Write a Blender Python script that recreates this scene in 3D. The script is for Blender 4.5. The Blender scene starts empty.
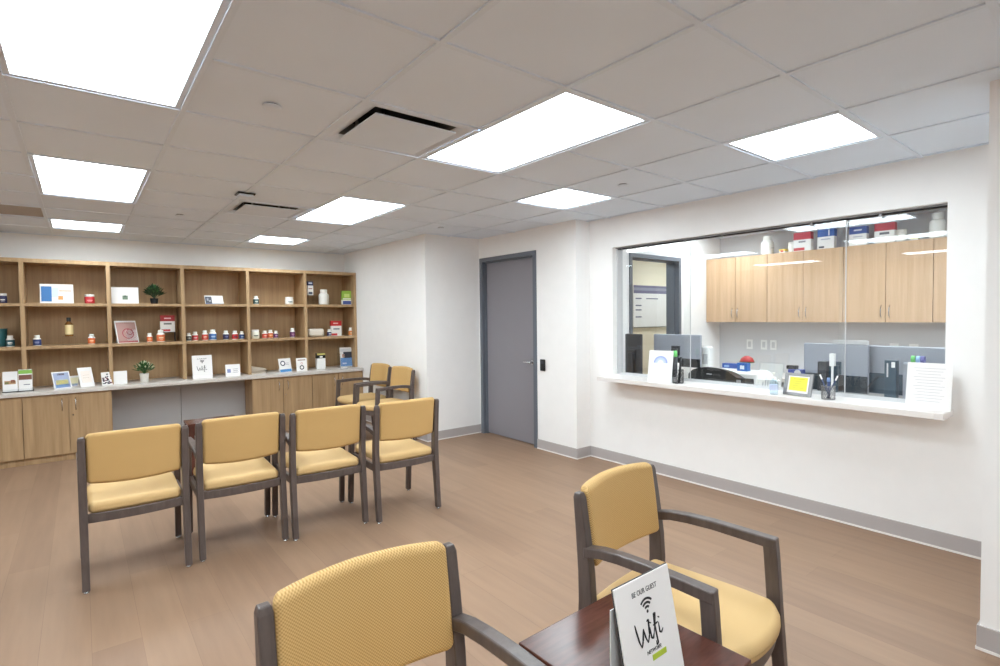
import bpy, bmesh, math, random
from mathutils import Matrix, Vector
random.seed(7)
C = bpy.context.scene.collection
sc = bpy.context.scene
PI = math.pi

# ------------------------------------------------------------------ camera
cd = bpy.data.cameras.new('camera'); cam = bpy.data.objects.new('camera', cd); C.objects.link(cam)
cd.sensor_fit = 'HORIZONTAL'; cd.sensor_width = 36.0; cd.lens = 530.5232 * 36.0 / 1000.0
cd.clip_start = 0.02; cd.clip_end = 100
RT = ((0.78389546, -0.62079216, -0.01118), (0.62022114, 0.78375782, -0.03239464), (0.02887275, 0.01845994, 0.99941263))
cam.matrix_world = Matrix((
    (RT[0][0], RT[2][0], -RT[1][0], 0.0),
    (RT[0][1], RT[2][1], -RT[1][1], 0.0),
    (RT[0][2], RT[2][2], -RT[1][2], 1.4512),
    (0, 0, 0, 1)))
sc.camera = cam
# ------------------------------------------------------------------ world, exposure
w = bpy.data.worlds.new('world'); sc.world = w; w.use_nodes = True
w.node_tree.nodes['Background'].inputs[0].default_value = (0.9, 0.92, 1, 1)
w.node_tree.nodes['Background'].inputs[1].default_value = 0.15
sc.view_settings.view_transform = 'Standard'; sc.view_settings.look = 'None'
sc.view_settings.gamma = 1.0; sc.view_settings.use_curve_mapping = False
sc.view_settings.exposure = 0.50
LAMP = 13.0          # radiance of the ceiling panels
sc.cycles.max_bounces = 10; sc.cycles.diffuse_bounces = 9; sc.cycles.transparent_max_bounces = 12
sc.cycles.caustics_reflective = False; sc.cycles.caustics_refractive = False
sc.cycles.sample_clamp_indirect = 6.0

# ------------------------------------------------------------------ materials
def lin(c):
    return tuple(((v / 255) / 12.92 if v / 255 <= .04045 else ((v / 255 + .055) / 1.055) ** 2.4) for v in c) + (1.0,)
def pmat(name, rgb, rough=.5, metal=0.0, spec=.5, noise=0.0, nscale=(8, 8, 8), bump=0.0, bscale=200, alpha=None):
    m = bpy.data.materials.new(name); m.use_nodes = True; nt = m.node_tree; b = nt.nodes['Principled BSDF']
    b.inputs['Base Color'].default_value = lin(rgb); b.inputs['Roughness'].default_value = rough
    b.inputs['Metallic'].default_value = metal; b.inputs['Specular IOR Level'].default_value = spec
    tc = nt.nodes.new('ShaderNodeTexCoord')
    mp = nt.nodes.new('ShaderNodeMapping'); mp.inputs['Scale'].default_value = nscale
    nt.links.new(tc.outputs['Object'], mp.inputs[0])
    nz = nt.nodes.new('ShaderNodeTexNoise'); nz.inputs['Scale'].default_value = 1; nz.inputs['Detail'].default_value = 4
    nt.links.new(mp.outputs[0], nz.inputs['Vector'])
    rp = nt.nodes.new('ShaderNodeMix'); rp.data_type = 'RGBA'
    n = max(noise, 0.012)
    rp.inputs[6].default_value = lin(tuple(max(0, v * (1 - n)) for v in rgb)); rp.inputs[7].default_value = lin(tuple(min(255, v * (1 + n)) for v in rgb))
    nt.links.new(nz.outputs[0], rp.inputs[0]); nt.links.new(rp.outputs[2], b.inputs['Base Color'])
    if bump:
        n2 = nt.nodes.new('ShaderNodeTexNoise'); n2.inputs['Scale'].default_value = bscale
        nt.links.new(tc.outputs['Object'], n2.inputs['Vector'])
        bp = nt.nodes.new('ShaderNodeBump'); bp.inputs['Strength'].default_value = bump; bp.inputs['Distance'].default_value = .002
        nt.links.new(n2.outputs[0], bp.inputs['Height']); nt.links.new(bp.outputs[0], b.inputs['Normal'])
    return m
def wood(name, c1, c2, rough=.45, grain=(26, 26, 1.1)):
    m = bpy.data.materials.new(name); m.use_nodes = True; nt = m.node_tree; b = nt.nodes['Principled BSDF']
    tc = nt.nodes.new('ShaderNodeTexCoord')
    oi = nt.nodes.new('ShaderNodeObjectInfo')
    ad = nt.nodes.new('ShaderNodeVectorMath'); ad.operation = 'ADD'
    nt.links.new(tc.outputs['Object'], ad.inputs[0])
    sc_ = nt.nodes.new('ShaderNodeVectorMath'); sc_.operation = 'SCALE'; sc_.inputs['Scale'].default_value = 0.37
    nt.links.new(oi.outputs['Location'], sc_.inputs[0]); nt.links.new(sc_.outputs[0], ad.inputs[1])
    mp = nt.nodes.new('ShaderNodeMapping'); mp.inputs['Scale'].default_value = grain
    nt.links.new(ad.outputs[0], mp.inputs[0])
    n1 = nt.nodes.new('ShaderNodeTexNoise'); n1.inputs['Scale'].default_value = 1; n1.inputs['Detail'].default_value = 6; n1.inputs['Roughness'].default_value = .65
    nt.links.new(mp.outputs[0], n1.inputs['Vector'])
    cr = nt.nodes.new('ShaderNodeValToRGB'); cr.color_ramp.elements[0].position = .32; cr.color_ramp.elements[1].position = .68
    cr.color_ramp.elements[0].color = lin(c1); cr.color_ramp.elements[1].color = lin(c2)
    nt.links.new(n1.outputs[0], cr.inputs[0]); nt.links.new(cr.outputs[0], b.inputs['Base Color'])
    b.inputs['Roughness'].default_value = rough; b.inputs['Specular IOR Level'].default_value = .4
    return m
def floor_mat():
    m = bpy.data.materials.new('floor_plank'); m.use_nodes = True; nt = m.node_tree; b = nt.nodes['Principled BSDF']
    tc = nt.nodes.new('ShaderNodeTexCoord'); mp = nt.nodes.new('ShaderNodeMapping'); mp.inputs['Rotation'].default_value = (0, 0, PI / 2)
    nt.links.new(tc.outputs['Object'], mp.inputs[0])
    br = nt.nodes.new('ShaderNodeTexBrick'); br.offset = .37; br.inputs['Scale'].default_value = 1
    br.inputs['Brick Width'].default_value = 1.22; br.inputs['Row Height'].default_value = .182
    br.inputs['Mortar Size'].default_value = .0012; br.inputs['Mortar Smooth'].default_value = .3
    br.inputs['Color1'].default_value = lin((139, 111, 90)); br.inputs['Color2'].default_value = lin((150, 121, 98)); br.inputs['Mortar'].default_value = lin((132, 105, 84))
    nt.links.new(mp.outputs[0], br.inputs['Vector'])
    m2 = nt.nodes.new('ShaderNodeMapping'); m2.inputs['Scale'].default_value = (14, 1.2, 1)
    nt.links.new(tc.outputs['Object'], m2.inputs[0])
    n1 = nt.nodes.new('ShaderNodeTexNoise'); n1.inputs['Scale'].default_value = 1.3; n1.inputs['Detail'].default_value = 5
    nt.links.new(m2.outputs[0], n1.inputs['Vector'])
    mr = nt.nodes.new('ShaderNodeMapRange'); mr.inputs[1].default_value = .3; mr.inputs[2].default_value = .7; mr.inputs[3].default_value = .90; mr.inputs[4].default_value = 1.06
    nt.links.new(n1.outputs[0], mr.inputs[0])
    mx = nt.nodes.new('ShaderNodeVectorMath'); mx.operation = 'SCALE'
    nt.links.new(br.outputs['Color'], mx.inputs[0]); nt.links.new(mr.outputs[0], mx.inputs['Scale']); nt.links.new(mx.outputs[0], b.inputs['Base Color'])
    b.inputs['Roughness'].default_value = .48; b.inputs['Specular IOR Level'].default_value = .4
    return m
def fabric(name, c1, c2, ax=2, bumpk=.5):
    m = bpy.data.materials.new(name); m.use_nodes = True; nt = m.node_tree; b = nt.nodes['Principled BSDF']
    tc = nt.nodes.new('ShaderNodeTexCoord'); sp = nt.nodes.new('ShaderNodeSeparateXYZ'); nt.links.new(tc.outputs['Object'], sp.inputs[0])
    def mth(op, a, bb=None):
        n = nt.nodes.new('ShaderNodeMath'); n.operation = op
        for i, v in enumerate((a, bb)):
            if v is None: continue
            if isinstance(v, (int, float)): n.inputs[i].default_value = v
            else: nt.links.new(v, n.inputs[i])
        return n.outputs[0]
    k = 2 * PI / .0080
    s1 = mth('SINE', mth('MULTIPLY', sp.outputs[0], k)); s2 = mth('SINE', mth('MULTIPLY', sp.outputs[ax], k))
    f = mth('MULTIPLY_ADD', mth('MULTIPLY', s1, s2), .5); f.node.inputs[2].default_value = .5
    f = mth('POWER', f, .7)
    mx = nt.nodes.new('ShaderNodeMix'); mx.data_type = 'RGBA'; mx.inputs[6].default_value = lin(c1); mx.inputs[7].default_value = lin(c2)
    nt.links.new(f, mx.inputs[0]); nt.links.new(mx.outputs[2], b.inputs['Base Color'])
    b.inputs['Roughness'].default_value = .62; b.inputs['Specular IOR Level'].default_value = .25
    bp = nt.nodes.new('ShaderNodeBump'); bp.inputs['Strength'].default_value = bumpk; bp.inputs['Distance'].default_value = .0012
    nt.links.new(f, bp.inputs['Height']); nt.links.new(bp.outputs[0], b.inputs['Normal'])
    return m
def emis(name, rgb, s):
    m = bpy.data.materials.new(name); m.use_nodes = True; nt = m.node_tree; nt.nodes.clear()
    o = nt.nodes.new('ShaderNodeOutputMaterial'); e = nt.nodes.new('ShaderNodeEmission'); e.inputs[0].default_value = rgb + (1,); e.inputs[1].default_value = s
    nt.links.new(e.outputs[0], o.inputs[0]); return m
def glass(name, tint=(1, 1, 1), ior=1.45):
    m = bpy.data.materials.new(name); m.use_nodes = True; nt = m.node_tree; nt.nodes.clear()
    o = nt.nodes.new('ShaderNodeOutputMaterial'); t = nt.nodes.new('ShaderNodeBsdfTransparent'); g = nt.nodes.new('ShaderNodeBsdfGlossy')
    t.inputs[0].default_value = tint + (1,); g.inputs['Roughness'].default_value = 0.0
    lw = nt.nodes.new('ShaderNodeLayerWeight'); lw.inputs[0].default_value = .5; mx = nt.nodes.new('ShaderNodeMixShader')
    pw = nt.nodes.new('ShaderNodeMath'); pw.operation = 'POWER'; nt.links.new(lw.outputs['Facing'], pw.inputs[0]); pw.inputs[1].default_value = 5
    f = nt.nodes.new('ShaderNodeMath'); f.operation = 'MULTIPLY_ADD'; nt.links.new(pw.outputs[0], f.inputs[0]); r0 = ((ior - 1) / (ior + 1)) ** 2; f.inputs[1].default_value = 1 - r0; f.inputs[2].default_value = r0
    nt.links.new(f.outputs[0], mx.inputs[0]); nt.links.new(t.outputs[0], mx.inputs[1]); nt.links.new(g.outputs[0], mx.inputs[2]); nt.links.new(mx.outputs[0], o.inputs[0])
    return m
M = dict(
    wall=pmat('wall_paint', (241, 239, 237), .7),
    wall2=pmat('wall_paint_reception', (205, 205, 207), .7),
    cream=pmat('cream_paint', (232, 222, 200), .7),
    ceil=pmat('ceiling_tile', (224, 233, 244), .9, noise=.006, nscale=(3, 3, 3)),
    tbar=pmat('ceiling_grid', (218, 227, 238), .55),
    base=pmat('vinyl_base', (176, 169, 167), .45), caulk=pmat('white_edge', (238, 234, 230), .5),
    floor=floor_mat(),
    oak=wood('oak_laminate', (158, 127, 92), (184, 153, 115)),
    oakback=wood('oak_back', (174, 140, 102), (196, 163, 121)),
    maple=wood('light_oak', (190, 154, 118), (210, 176, 142), grain=(22, 22, .9)),
    counter=pmat('stone_laminate', (206, 199, 192), .35, noise=.06, nscale=(40, 40, 40)),
    sill=pmat('white_laminate', (226, 220, 216), .3),
    frame=wood('grey_brown_frame', (80, 69, 66), (98, 86, 81), .36, grain=(30, 30, 6)),
    fab=fabric('mustard_weave', (166, 127, 72), (218, 181, 122)), fabs=fabric('mustard_seat_weave', (200, 166, 114), (210, 176, 124), 1, .1),
    mahog=wood('mahogany', (70, 40, 32), (92, 54, 44), .22, grain=(8, 60, 8)),
    doorgrey=pmat('door_grey_paint', (134, 130, 136), .45, noise=.01), framegrey=pmat('frame_grey_paint', (98, 103, 112), .4),
    chrome=pmat('brushed_metal', (200, 200, 202), .25, 1.0), alu=pmat('aluminium', (150, 148, 148), .35, 1.0),
    black=pmat('black_plastic', (22, 22, 24), .4), dark=pmat('dark_plastic', (52, 54, 60), .45), darkvoid=pmat('dark_duct', (46, 44, 43), .8),
    silver=pmat('silver_plastic', (158, 162, 172), .4), silver2=pmat('light_silver', (205, 205, 206), .4), teal=pmat('teal_plastic', (44, 70, 86), .4),
    white=pmat('white_plastic', (240, 240, 238), .4), paper=pmat('paper', (234, 231, 229), .6), offwhite=pmat('off_white', (226, 218, 205), .6),
    panel=pmat('grey_panel', (170, 167, 166), .5), gasket=pmat('shadow_gap', (60, 52, 44), .7),
    lamp=emis('lamp_diffuser', (.865, .975, 1.03), LAMP),
    glass=glass('window_glass', (.985, .992, .99), 1.52), acryl=glass('clear_acrylic', (.97, .98, .98), 1.35),
    leaf=pmat('leaf_green', (66, 104, 58), .5, noise=.25, nscale=(60, 60, 60)), leafd=pmat('dark_leaf', (42, 66, 42), .5, noise=.25, nscale=(60, 60, 60)),
    petal=pmat('cream_tips', (222, 226, 190), .5), pot=pmat('pot_white', (214, 210, 202), .5, noise=.04, nscale=(50, 50, 50)),
    soil=pmat('soil', (50, 38, 30), .9),
)
_col = {}
def col(rgb, rough=.45):
    k = (rgb, rough)
    if k not in _col: _col[k] = pmat('paint_%d_%d_%d' % rgb, rgb, rough)
    return _col[k]

# ------------------------------------------------------------------ mesh helpers
class MB:
    def __init__(s): s.v = []; s.f = []; s.m = []; s.mats = []
    def mi(s, m):
        if m not in s.mats: s.mats.append(m)
        return s.mats.index(m)
    def add(s, vs, fs, m):
        n = len(s.v); s.v += [tuple(v) for v in vs]; k = s.mi(m)
        for f in fs: s.f.append([i + n for i in f]); s.m.append(k)
        return s
    def box(s, x0, x1, y0, y1, z0, z1, m, T=None):
        vs = [Vector((x, y, z)) for x in (x0, x1) for y in (y0, y1) for z in (z0, z1)]
        if T: vs = [T @ v for v in vs]
        return s.add(vs, [(0, 1, 3, 2), (4, 6, 7, 5), (0, 4, 5, 1), (2, 3, 7, 6), (0, 2, 6, 4), (1, 5, 7, 3)], m)
    def loft(s, secs, m, cap=True, closed=True):
        n = len(secs[0]); vs = [p for q in secs for p in q]; fs = []
        for i in range(len(secs) - 1):
            for j in range(n if closed else n - 1):
                a = i * n + j; b = i * n + (j + 1) % n
                fs.append((a, b, b + n, a + n))
        if cap: fs.append(tuple(range(n))[::-1]); fs.append(tuple((len(secs) - 1) * n + j for j in range(n)))
        return s.add(vs, fs, m)
    def lathe(s, prof, m, c=(0, 0, 0), seg=20, T=None):
        secs = []
        for r, z in prof:
            q = [Vector((c[0] + r * math.cos(2 * PI * j / seg), c[1] + r * math.sin(2 * PI * j / seg), c[2] + z)) for j in range(seg)]
            if T: q = [T @ v for v in q]
            secs.append(q)
        return s.loft(secs, m)
    def tube(s, pts, r, m, seg=8):
        secs = []; pts = [Vector(p) for p in pts]
        for i, p in enumerate(pts):
            d = (pts[min(i + 1, len(pts) - 1)] - pts[max(i - 1, 0)]).normalized()
            a = Vector((0, 0, 1)) if abs(d.z) < .9 else Vector((1, 0, 0)); u = d.cross(a).normalized(); v = d.cross(u)
            rr = r[i] if isinstance(r, (list, tuple)) else r
            secs.append([p + u * rr * math.cos(2 * PI * j / seg) + v * rr * math.sin(2 * PI * j / seg) for j in range(seg)])
        return s.loft(secs, m)
    def rbox(s, sx, sy, sz, r, m, warp=None, n=5, cuts=8, c=(0, 0, 0)):
        h = (sx / 2, sy / 2, sz / 2)
        def ts(L):
            arc = [L - r + r * math.tan(PI / 4 * k / n) for k in range(n + 1)]
            mid = [-(L - r) + 2 * (L - r) * k / cuts for k in range(cuts + 1)]
            return [-a for a in arc[::-1]] + mid[1:-1] + arc
        T3 = [ts(L) for L in h]
        for ax in range(3):
            u, v = (ax + 1) % 3, (ax + 2) % 3
            for sg in (-1, 1):
                A, B = T3[u], T3[v]; vs = []
                for a in A:
                    for b in B:
                        p = [0, 0, 0]; p[ax] = sg * h[ax]; p[u] = a; p[v] = b
                        q = [max(-(h[i] - r), min(h[i] - r, p[i])) for i in range(3)]
                        d = Vector([p[i] - q[i] for i in range(3)]); d = d.normalized() * r
                        P = Vector([q[i] + d[i] for i in range(3)])
                        if warp: P = warp(P)
                        vs.append(P + Vector(c))
                nb = len(B); fs = []
                for i in range(len(A) - 1):
                    for j in range(nb - 1):
                        f = (i * nb + j, (i + 1) * nb + j, (i + 1) * nb + j + 1, i * nb + j + 1)
                        fs.append(f if sg > 0 else f[::-1])
                s.add(vs, fs, m)
        return s
    def build(s, name, parent=None, loc=(0, 0, 0), rot=(0, 0, 0), smooth=False, bevel=0, weld=False):
        me = bpy.data.meshes.new(name); me.from_pydata(s.v, [], s.f)
        for m in s.mats: me.materials.append(m)
        for p, k in zip(me.polygons, s.m): p.material_index = k
        if weld or not smooth:
            bm = bmesh.new(); bm.from_mesh(me)
            if weld: bmesh.ops.remove_doubles(bm, verts=bm.verts, dist=1e-5)
            bmesh.ops.recalc_face_normals(bm, faces=bm.faces); bm.to_mesh(me); bm.free()
        else:
            bm = bmesh.new(); bm.from_mesh(me); bmesh.ops.recalc_face_normals(bm, faces=bm.faces); bm.to_mesh(me); bm.free()
        if smooth:
            for p in me.polygons: p.use_smooth = True
            if smooth == 'auto':
                try: me.set_sharp_from_angle(angle=math.radians(40))
                except Exception: pass
        o = bpy.data.objects.new(name, me); C.objects.link(o)
        o.location = loc; o.rotation_euler = rot
        if parent: o.parent = parent
        if bevel:
            b = o.modifiers.new('bevel', 'BEVEL'); b.width = bevel; b.segments = 2; b.limit_method = 'ANGLE'
        return o
def B(*a): return MB().box(*a)
def tag(o, label, cat, group=None, kind=None):
    o['label'] = label; o['category'] = cat
    if group: o['group'] = group
    if kind: o['kind'] = kind
    return o
def thing(name, label, cat, loc=(0, 0, 0), rz=0, group=None):
    o = bpy.data.objects.new(name, None); C.objects.link(o); o.empty_display_size = .05
    o.location = loc; o.rotation_euler = (0, 0, rz); return tag(o, label, cat, group)
def struct(o, kindlabel=None, label=None):
    o['kind'] = 'structure'
    if label: o['label'] = label
    return o
def dup(root, loc, rz, label, group=None):
    r = root.copy(); C.objects.link(r); r.location = loc; r.rotation_euler = (0, 0, rz); r['label'] = label
    if group: r['group'] = group
    for ch in list(root.children):
        c = ch.copy(); C.objects.link(c); c.parent = r
        for g in list(ch.children):
            d = g.copy(); C.objects.link(d); d.parent = c
    return r
def text(s, size, m, parent, loc, rot, name='lettering', align='CENTER', shear=0, ext=.0003, space=1.0, sx=1.0):
    cu = bpy.data.curves.new(name, 'FONT'); cu.body = s; cu.size = size; cu.align_x = align; cu.align_y = 'CENTER'; cu.extrude = ext; cu.shear = shear; cu.space_character = space
    cu.materials.append(m); q = bpy.data.objects.new(name, cu); C.objects.link(q); bpy.context.view_layer.update()
    me = bpy.data.meshes.new_from_object(q.evaluated_get(bpy.context.evaluated_depsgraph_get())); bpy.data.objects.remove(q)
    o = bpy.data.objects.new(name, me); C.objects.link(o); o.parent = parent; o.location = loc; o.rotation_euler = rot; o.scale = (sx, 1, 1); return o

# ------------------------------------------------------------------ room shell
H = 2.394; TS = .6096; X0 = -.2165; Y0 = 1.5771
XL, YN = -3.3, -2.3            # far left wall, wall behind the camera
XR, XD, XA = 4.084, 3.885, 3.124   # reception wall, door wall, alcove wall
YS, YA, YB = 3.68, 5.317, 7.684    # step, alcove return, shelf wall
fl = B(XL - .1, 8.7, YN - .1, YB + .1, -.08, 0, M['floor']).build('floor'); struct(fl)
struct(B(XL - .1, XA + .12, YB, YB + .12, 0, H + .2, M['wall']).build('wall_back'))
struct(B(XL - .12, XL, YN - .1, YB, 0, H + .2, M['wall']).build('wall_left'))
struct(B(XL, XR + .14, YN - .12, YN, 0, H + .2, M['wall']).build('wall_rear'))
struct(B(XA, XA + .12, YA, YB, 0, H + .2, M['wall']).build('wall_alcove'))
struct(B(XA + .12, XD + .12, YA, YA + .12, 0, H + .2, M['wall']).build('wall_alcove_return'))
wd = MB(); DY0, DY1, DZ = 4.263, 5.290, 2.155
wd.box(XD, XD + .12, YS, DY0, 0, H + .2, M['wall']); wd.box(XD, XD + .12, DY1, YA, 0, H + .2, M['wall']); wd.box(XD, XD + .12, DY0, DY1, DZ, H + .2, M['wall'])
struct(wd.build('wall_door_side'))
OY0, OY1, OZ0, OZ1 = .838, 3.382, .82, 2.103; WT = .14
wr = MB()
wr.box(XR, XR + WT, YN, OY0, 0, H + .2, M['wall']); wr.box(XR, XR + WT, OY1, YS + .05, 0, H + .2, M['wall'])
wr.box(XR, XR + WT, OY0, OY1, 0, OZ0, M['wall']); wr.box(XR, XR + WT, OY0, OY1, OZ1, H + .2, M['wall'])
wr.box(XD + .12, XR, YS, YS + .05, 0, H + .2, M['wall'])
struct(wr.build('wall_right'))
struct(B(2.985, XR, YN, .482, 0, H + .2, M['wall']).build('wall_near'))
# reception and the room behind it
XB, YL = 6.42, 3.58
struct(B(XB, XB + .1, .5, YL, 0, H + .2, M['wall2']).build('wall_reception_back'))
struct(B(XR + WT, XB, .5, .6, 0, H + .2, M['wall2']).build('wall_reception_right'))
wl = MB(); RX0, RX1, RZ = 4.592, 5.545, 2.105
wl.box(XR + WT, RX0, YL, YL + .15, 0, H + .2, M['wall']); wl.box(RX1, 8.6, YL, YL + .15, 0, H + .2, M['wall']); wl.box(RX0, RX1, YL, YL + .15, RZ, H + .2, M['wall'])
struct(wl.build('wall_reception_left'))
struct(B(XR + .02, 8.6, 5.2, 5.3, 0, H + .2, M['cream']).build('wall_office_back'))
struct(B(8.5, 8.6, YL + .15, 5.2, 0, H + .2, M['cream']).build('wall_office_right'))
# ceiling tiles
lights = [(0, 0, 2), (0, 4, 2), (0, 8, 1), (3, 8, 1), (3, 4, 2), (3, 0, 2), (5, -1, 1), (5, 2, 1),
          (0, -4, 2), (3, -4, 1), (-4, 0, 2), (-4, 4, 2), (8, -1, 2), (8, 4, 1), (12, 4, 1), (9, 2, 1)]  # the two reception panels are out of view, added to brighten that room
skip = {}
for i, (c, r, k) in enumerate(lights):
    for q in range(k): skip[(c, r + q)] = i
vents = [(2, 1), (2, 5)]
for v in vents: skip[v] = 100
skip[(4, -3)] = 101; skip[(-1, 7)] = 102; skip[(-2, 7)] = 102
cm = MB(); bars = MB(); bw = .0115
c0, c1, r0, r1 = -6, 15, -7, 10
for c in range(c0, c1):
    for r in range(r0, r1 + 1):
        xa, xb = X0 + c * TS, X0 + (c + 1) * TS; ya, yb = Y0 + r * TS, Y0 + (r + 1) * TS
        if (c, r) not in skip:
            cm.box(xa, xb, ya, yb, H + .004, H + .02, M['ceil'])
        ka = skip.get((c, r)); kb = skip.get((c - 1, r)); kc = skip.get((c, r - 1))
        if not (ka is not None and ka == kb): bars.box(xa - bw, xa + bw, ya + bw, yb - bw, H - .003, H + .012, M['tbar'])
        if not (ka is not None and ka == kc): bars.box(xa - bw, xb - bw, ya - bw, ya + bw, H - .003, H + .012, M['tbar'])
        else: pass
struct(cm.build('ceiling')); struct(bars.build('trim_1'))
struct(B(XL - .2, 8.8, YN - .2, YB + .2, H + .2, H + .26, M['ceil']).build('light_block_slab'))  # unseen roof slab, added above the tiles to block light
# baseboards
def baseb(name, segs):
    b = MB()
    for (x0, y0, x1, y1) in segs:
        X = sorted((x0, x1)); Y = sorted((y0, y1)); b.box(X[0], X[1], Y[0], Y[1], .012, .105, M['base'])
        e = .003; b.box(X[0] - e, X[1] + e, Y[0] - e, Y[1] + e, 0, .012, M['caulk'])
    struct(b.build(name))
t = .009
baseb('baseboard_right', [(XR - t, .482 + t, XR, YS - t), (XD - t, YS - t, XR, YS), (XD - t, YS, XD, DY0)])
baseb('baseboard_back', [(XA, YA - t, XD - t * 0, YA), (XA - t, YA - t, XA, 7.05)])
baseb('baseboard_near', [(2.985 - t, YN, 2.985, .482 + t), (2.985, .482, XR, .482 + t)])

# door 1
d = bpy.data.objects.new('door_1', None); C.objects.link(d); d.location = (XD, (DY0 + DY1) / 2, 0); struct(d, label='grey painted office door in a grey metal frame')
W = (DY1 - DY0) / 2; fw = .05
f = MB(); g = M['framegrey']
for s in (-1, 1):
    f.box(-.012, .132, s * W - (0 if s > 0 else -0) - (fw if s > 0 else 0), s * W + (fw if s < 0 else 0), 0, DZ, g)
    f.box(.03, .09, s * (W - fw) - (.018 if s > 0 else 0), s * (W - fw) + (.018 if s < 0 else 0), 0, DZ - fw, g)
f.box(-.012, .132, -W + fw, W - fw, DZ - fw, DZ, g); f.box(.03, .09, -W + fw, W - fw, DZ - fw - .018, DZ - fw, g)
f.build('door_frame', d)
B(.05, .092, -W + fw + .018, W - fw - .018, .012, DZ - fw - .018, M['doorgrey']).build('door_panel', d)
h = MB(); hy = -W + fw + .075; T = Matrix.Translation((.05, hy, .93)) @ Matrix.Rotation(-PI / 2, 4, 'Y')
h.lathe([(.027, 0), (.027, .008), (.012, .012), (.012, .05), (.0, .05)], M['chrome'], T=T)
h.tube([(.006, hy, .93), (.0, hy + .02, .932), (.0, hy + .06, .932), (.008, hy + .115, .93)], [.010, .010, .009, .007], M['chrome'])
h.build('door_handle', d, smooth='auto')
# keypad
k = thing('card_reader', 'black wall card reader mounted beside the grey door', 'card reader', (XD, 4.165, .918))
MB().rbox(.02, .072, .125, .009, M['black'], n=3, cuts=2, c=(-.011, 0, 0)).build('reader_body', k, smooth=True)
MB().rbox(.004, .05, .03, .0018, M['dark'], n=2, cuts=1, c=(-.022, 0, .03)).build('reader_panel', k, smooth=True)
# door 2 : cased opening in the reception
d2 = bpy.data.objects.new('door_2', None); C.objects.link(d2); d2.location = ((RX0 + RX1) / 2, YL, 0); struct(d2, label='grey door frame seen through the reception window')
W = (RX1 - RX0) / 2; f = MB()
for s in (-1, 1):
    a, b = sorted((s * W, s * (W - .045))); f.box(a, b, -.012, .162, 0, RZ, g)
    a, b = sorted((s * (W - .045), s * (W - .06))); f.box(a, b, .05, .10, 0, RZ - .045, g)
f.box(-W + .045, W - .045, -.012, .162, RZ - .045, RZ, g); f.box(-W + .045, W - .045, .05, .10, RZ - .06, RZ - .045, g)
f.build('door_frame', d2)

# reception window: track and sliding panes
wn = bpy.data.objects.new('window_1', None); C.objects.link(wn); wn.location = (XR, 0, 0); struct(wn, label='sliding glass panes of the reception window')
tr = MB(); tr.box(.045, .135, OY0, OY1, OZ1 - .009, OZ1, M['alu']); tr.box(.075, .08, OY0, OY1, OZ1 - .016, OZ1 - .009, M['dark']); tr.box(.115, .12, OY0, OY1, OZ1 - .016, OZ1 - .009, M['dark'])
for yy in (3.33, 3.22, 3.02, 2.64, 2.3, 1.62, 1.2): tr.box(.07, .078, yy - .008, yy + .008, OZ1 - .028, OZ1 - .009, M['alu'])
tr.build('top_track', wn)
bt = MB(); bt.box(.075, .135, OY0, OY1, .86, .868, M['silver2']); bt.box(.080, .084, OY0, OY1, .868, .880, M['silver2']); bt.box(.122, .126, OY0, OY1, .868, .880, M['silver2']); bt.build('bottom_track', wn)
B(.06, .138, OY1 - .012, OY1, .868, OZ1 - .017, M['silver2']).build('side_channel', wn)
for a, b, x in ((2.612, OY1 - .013, .108), (1.404, 2.66, .088), (OY0 + .003, 1.45, .108)):
    p = MB(); p.box(x, x + .006, a, b, .882, OZ1 - .017, M['glass']); o = p.build('glass_pane', wn)
    B(x - .001, x + .007, a - .004, a, .882, OZ1 - .017, M['silver2']).build('edge_seal', o)
sl = MB(); sl.box(3.865, XR + WT + .02, OY0, OY1, .822, .86, M['sill']); sl.box(3.865, XR, .795, OY0, .822, .86, M['sill']); sl.box(3.865, XR, OY1, 3.40, .822, .86, M['sill'])
tag(sl.build('transaction_counter', bevel=.003), 'long white counter shelf running under the reception window', 'counter')

# ceiling lights
names = {0: 'big square cornered ceiling light panel nearest the camera at top left', 1: 'ceiling light panel in the left row, second from the camera', 2: 'small ceiling light panel in the left row, close above the shelves',
    3: 'small ceiling light panel in front of the shelf wall, right of the far air diffuser', 4: 'ceiling light panel beside the far square air diffuser', 5: 'long ceiling light panel beside the near square air diffuser',
    6: 'square ceiling light panel above the reception window', 7: 'small square ceiling light panel above the wall between door and window',
    8: 'ceiling light panel of the left row behind the camera', 9: 'ceiling light panel of the middle row behind the camera', 10: 'ceiling light panel at the far left beside the camera',
    11: 'ceiling light panel at the far left, midway down the room',    12: 'unseen ceiling light panel added above the desk to light the reception', 13: 'ceiling light panel inside the office behind the reception', 14: 'ceiling light panel at the far end of the office', 15: 'second unseen light panel added to brighten the reception wall top'}
for i, (c, r, kk) in enumerate(lights):
    x, y = X0 + (c + .5) * TS, Y0 + (r + kk / 2) * TS; hx, hy = TS / 2 - .0125, kk * TS / 2 - .0125
    L = thing('ceiling_light', names[i], 'ceiling light', (x, y, H + .004), group='recessed ceiling light panels')
    fr = MB(); e = .022
    for a in (-1, 1):
        q = sorted((a * hx, a * (hx - e))); fr.box(q[0], q[1], -hy, hy, -.002, .03, M['tbar'])
        q = sorted((a * hy, a * (hy - e))); fr.box(-hx + e, hx - e, q[0], q[1], -.002, .03, M['tbar'])
    fr.build('light_frame', L)
    B(-hx + e, hx - e, -hy + e, hy - e, .008, .03, M['lamp']).build('diffuser', L)
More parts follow.
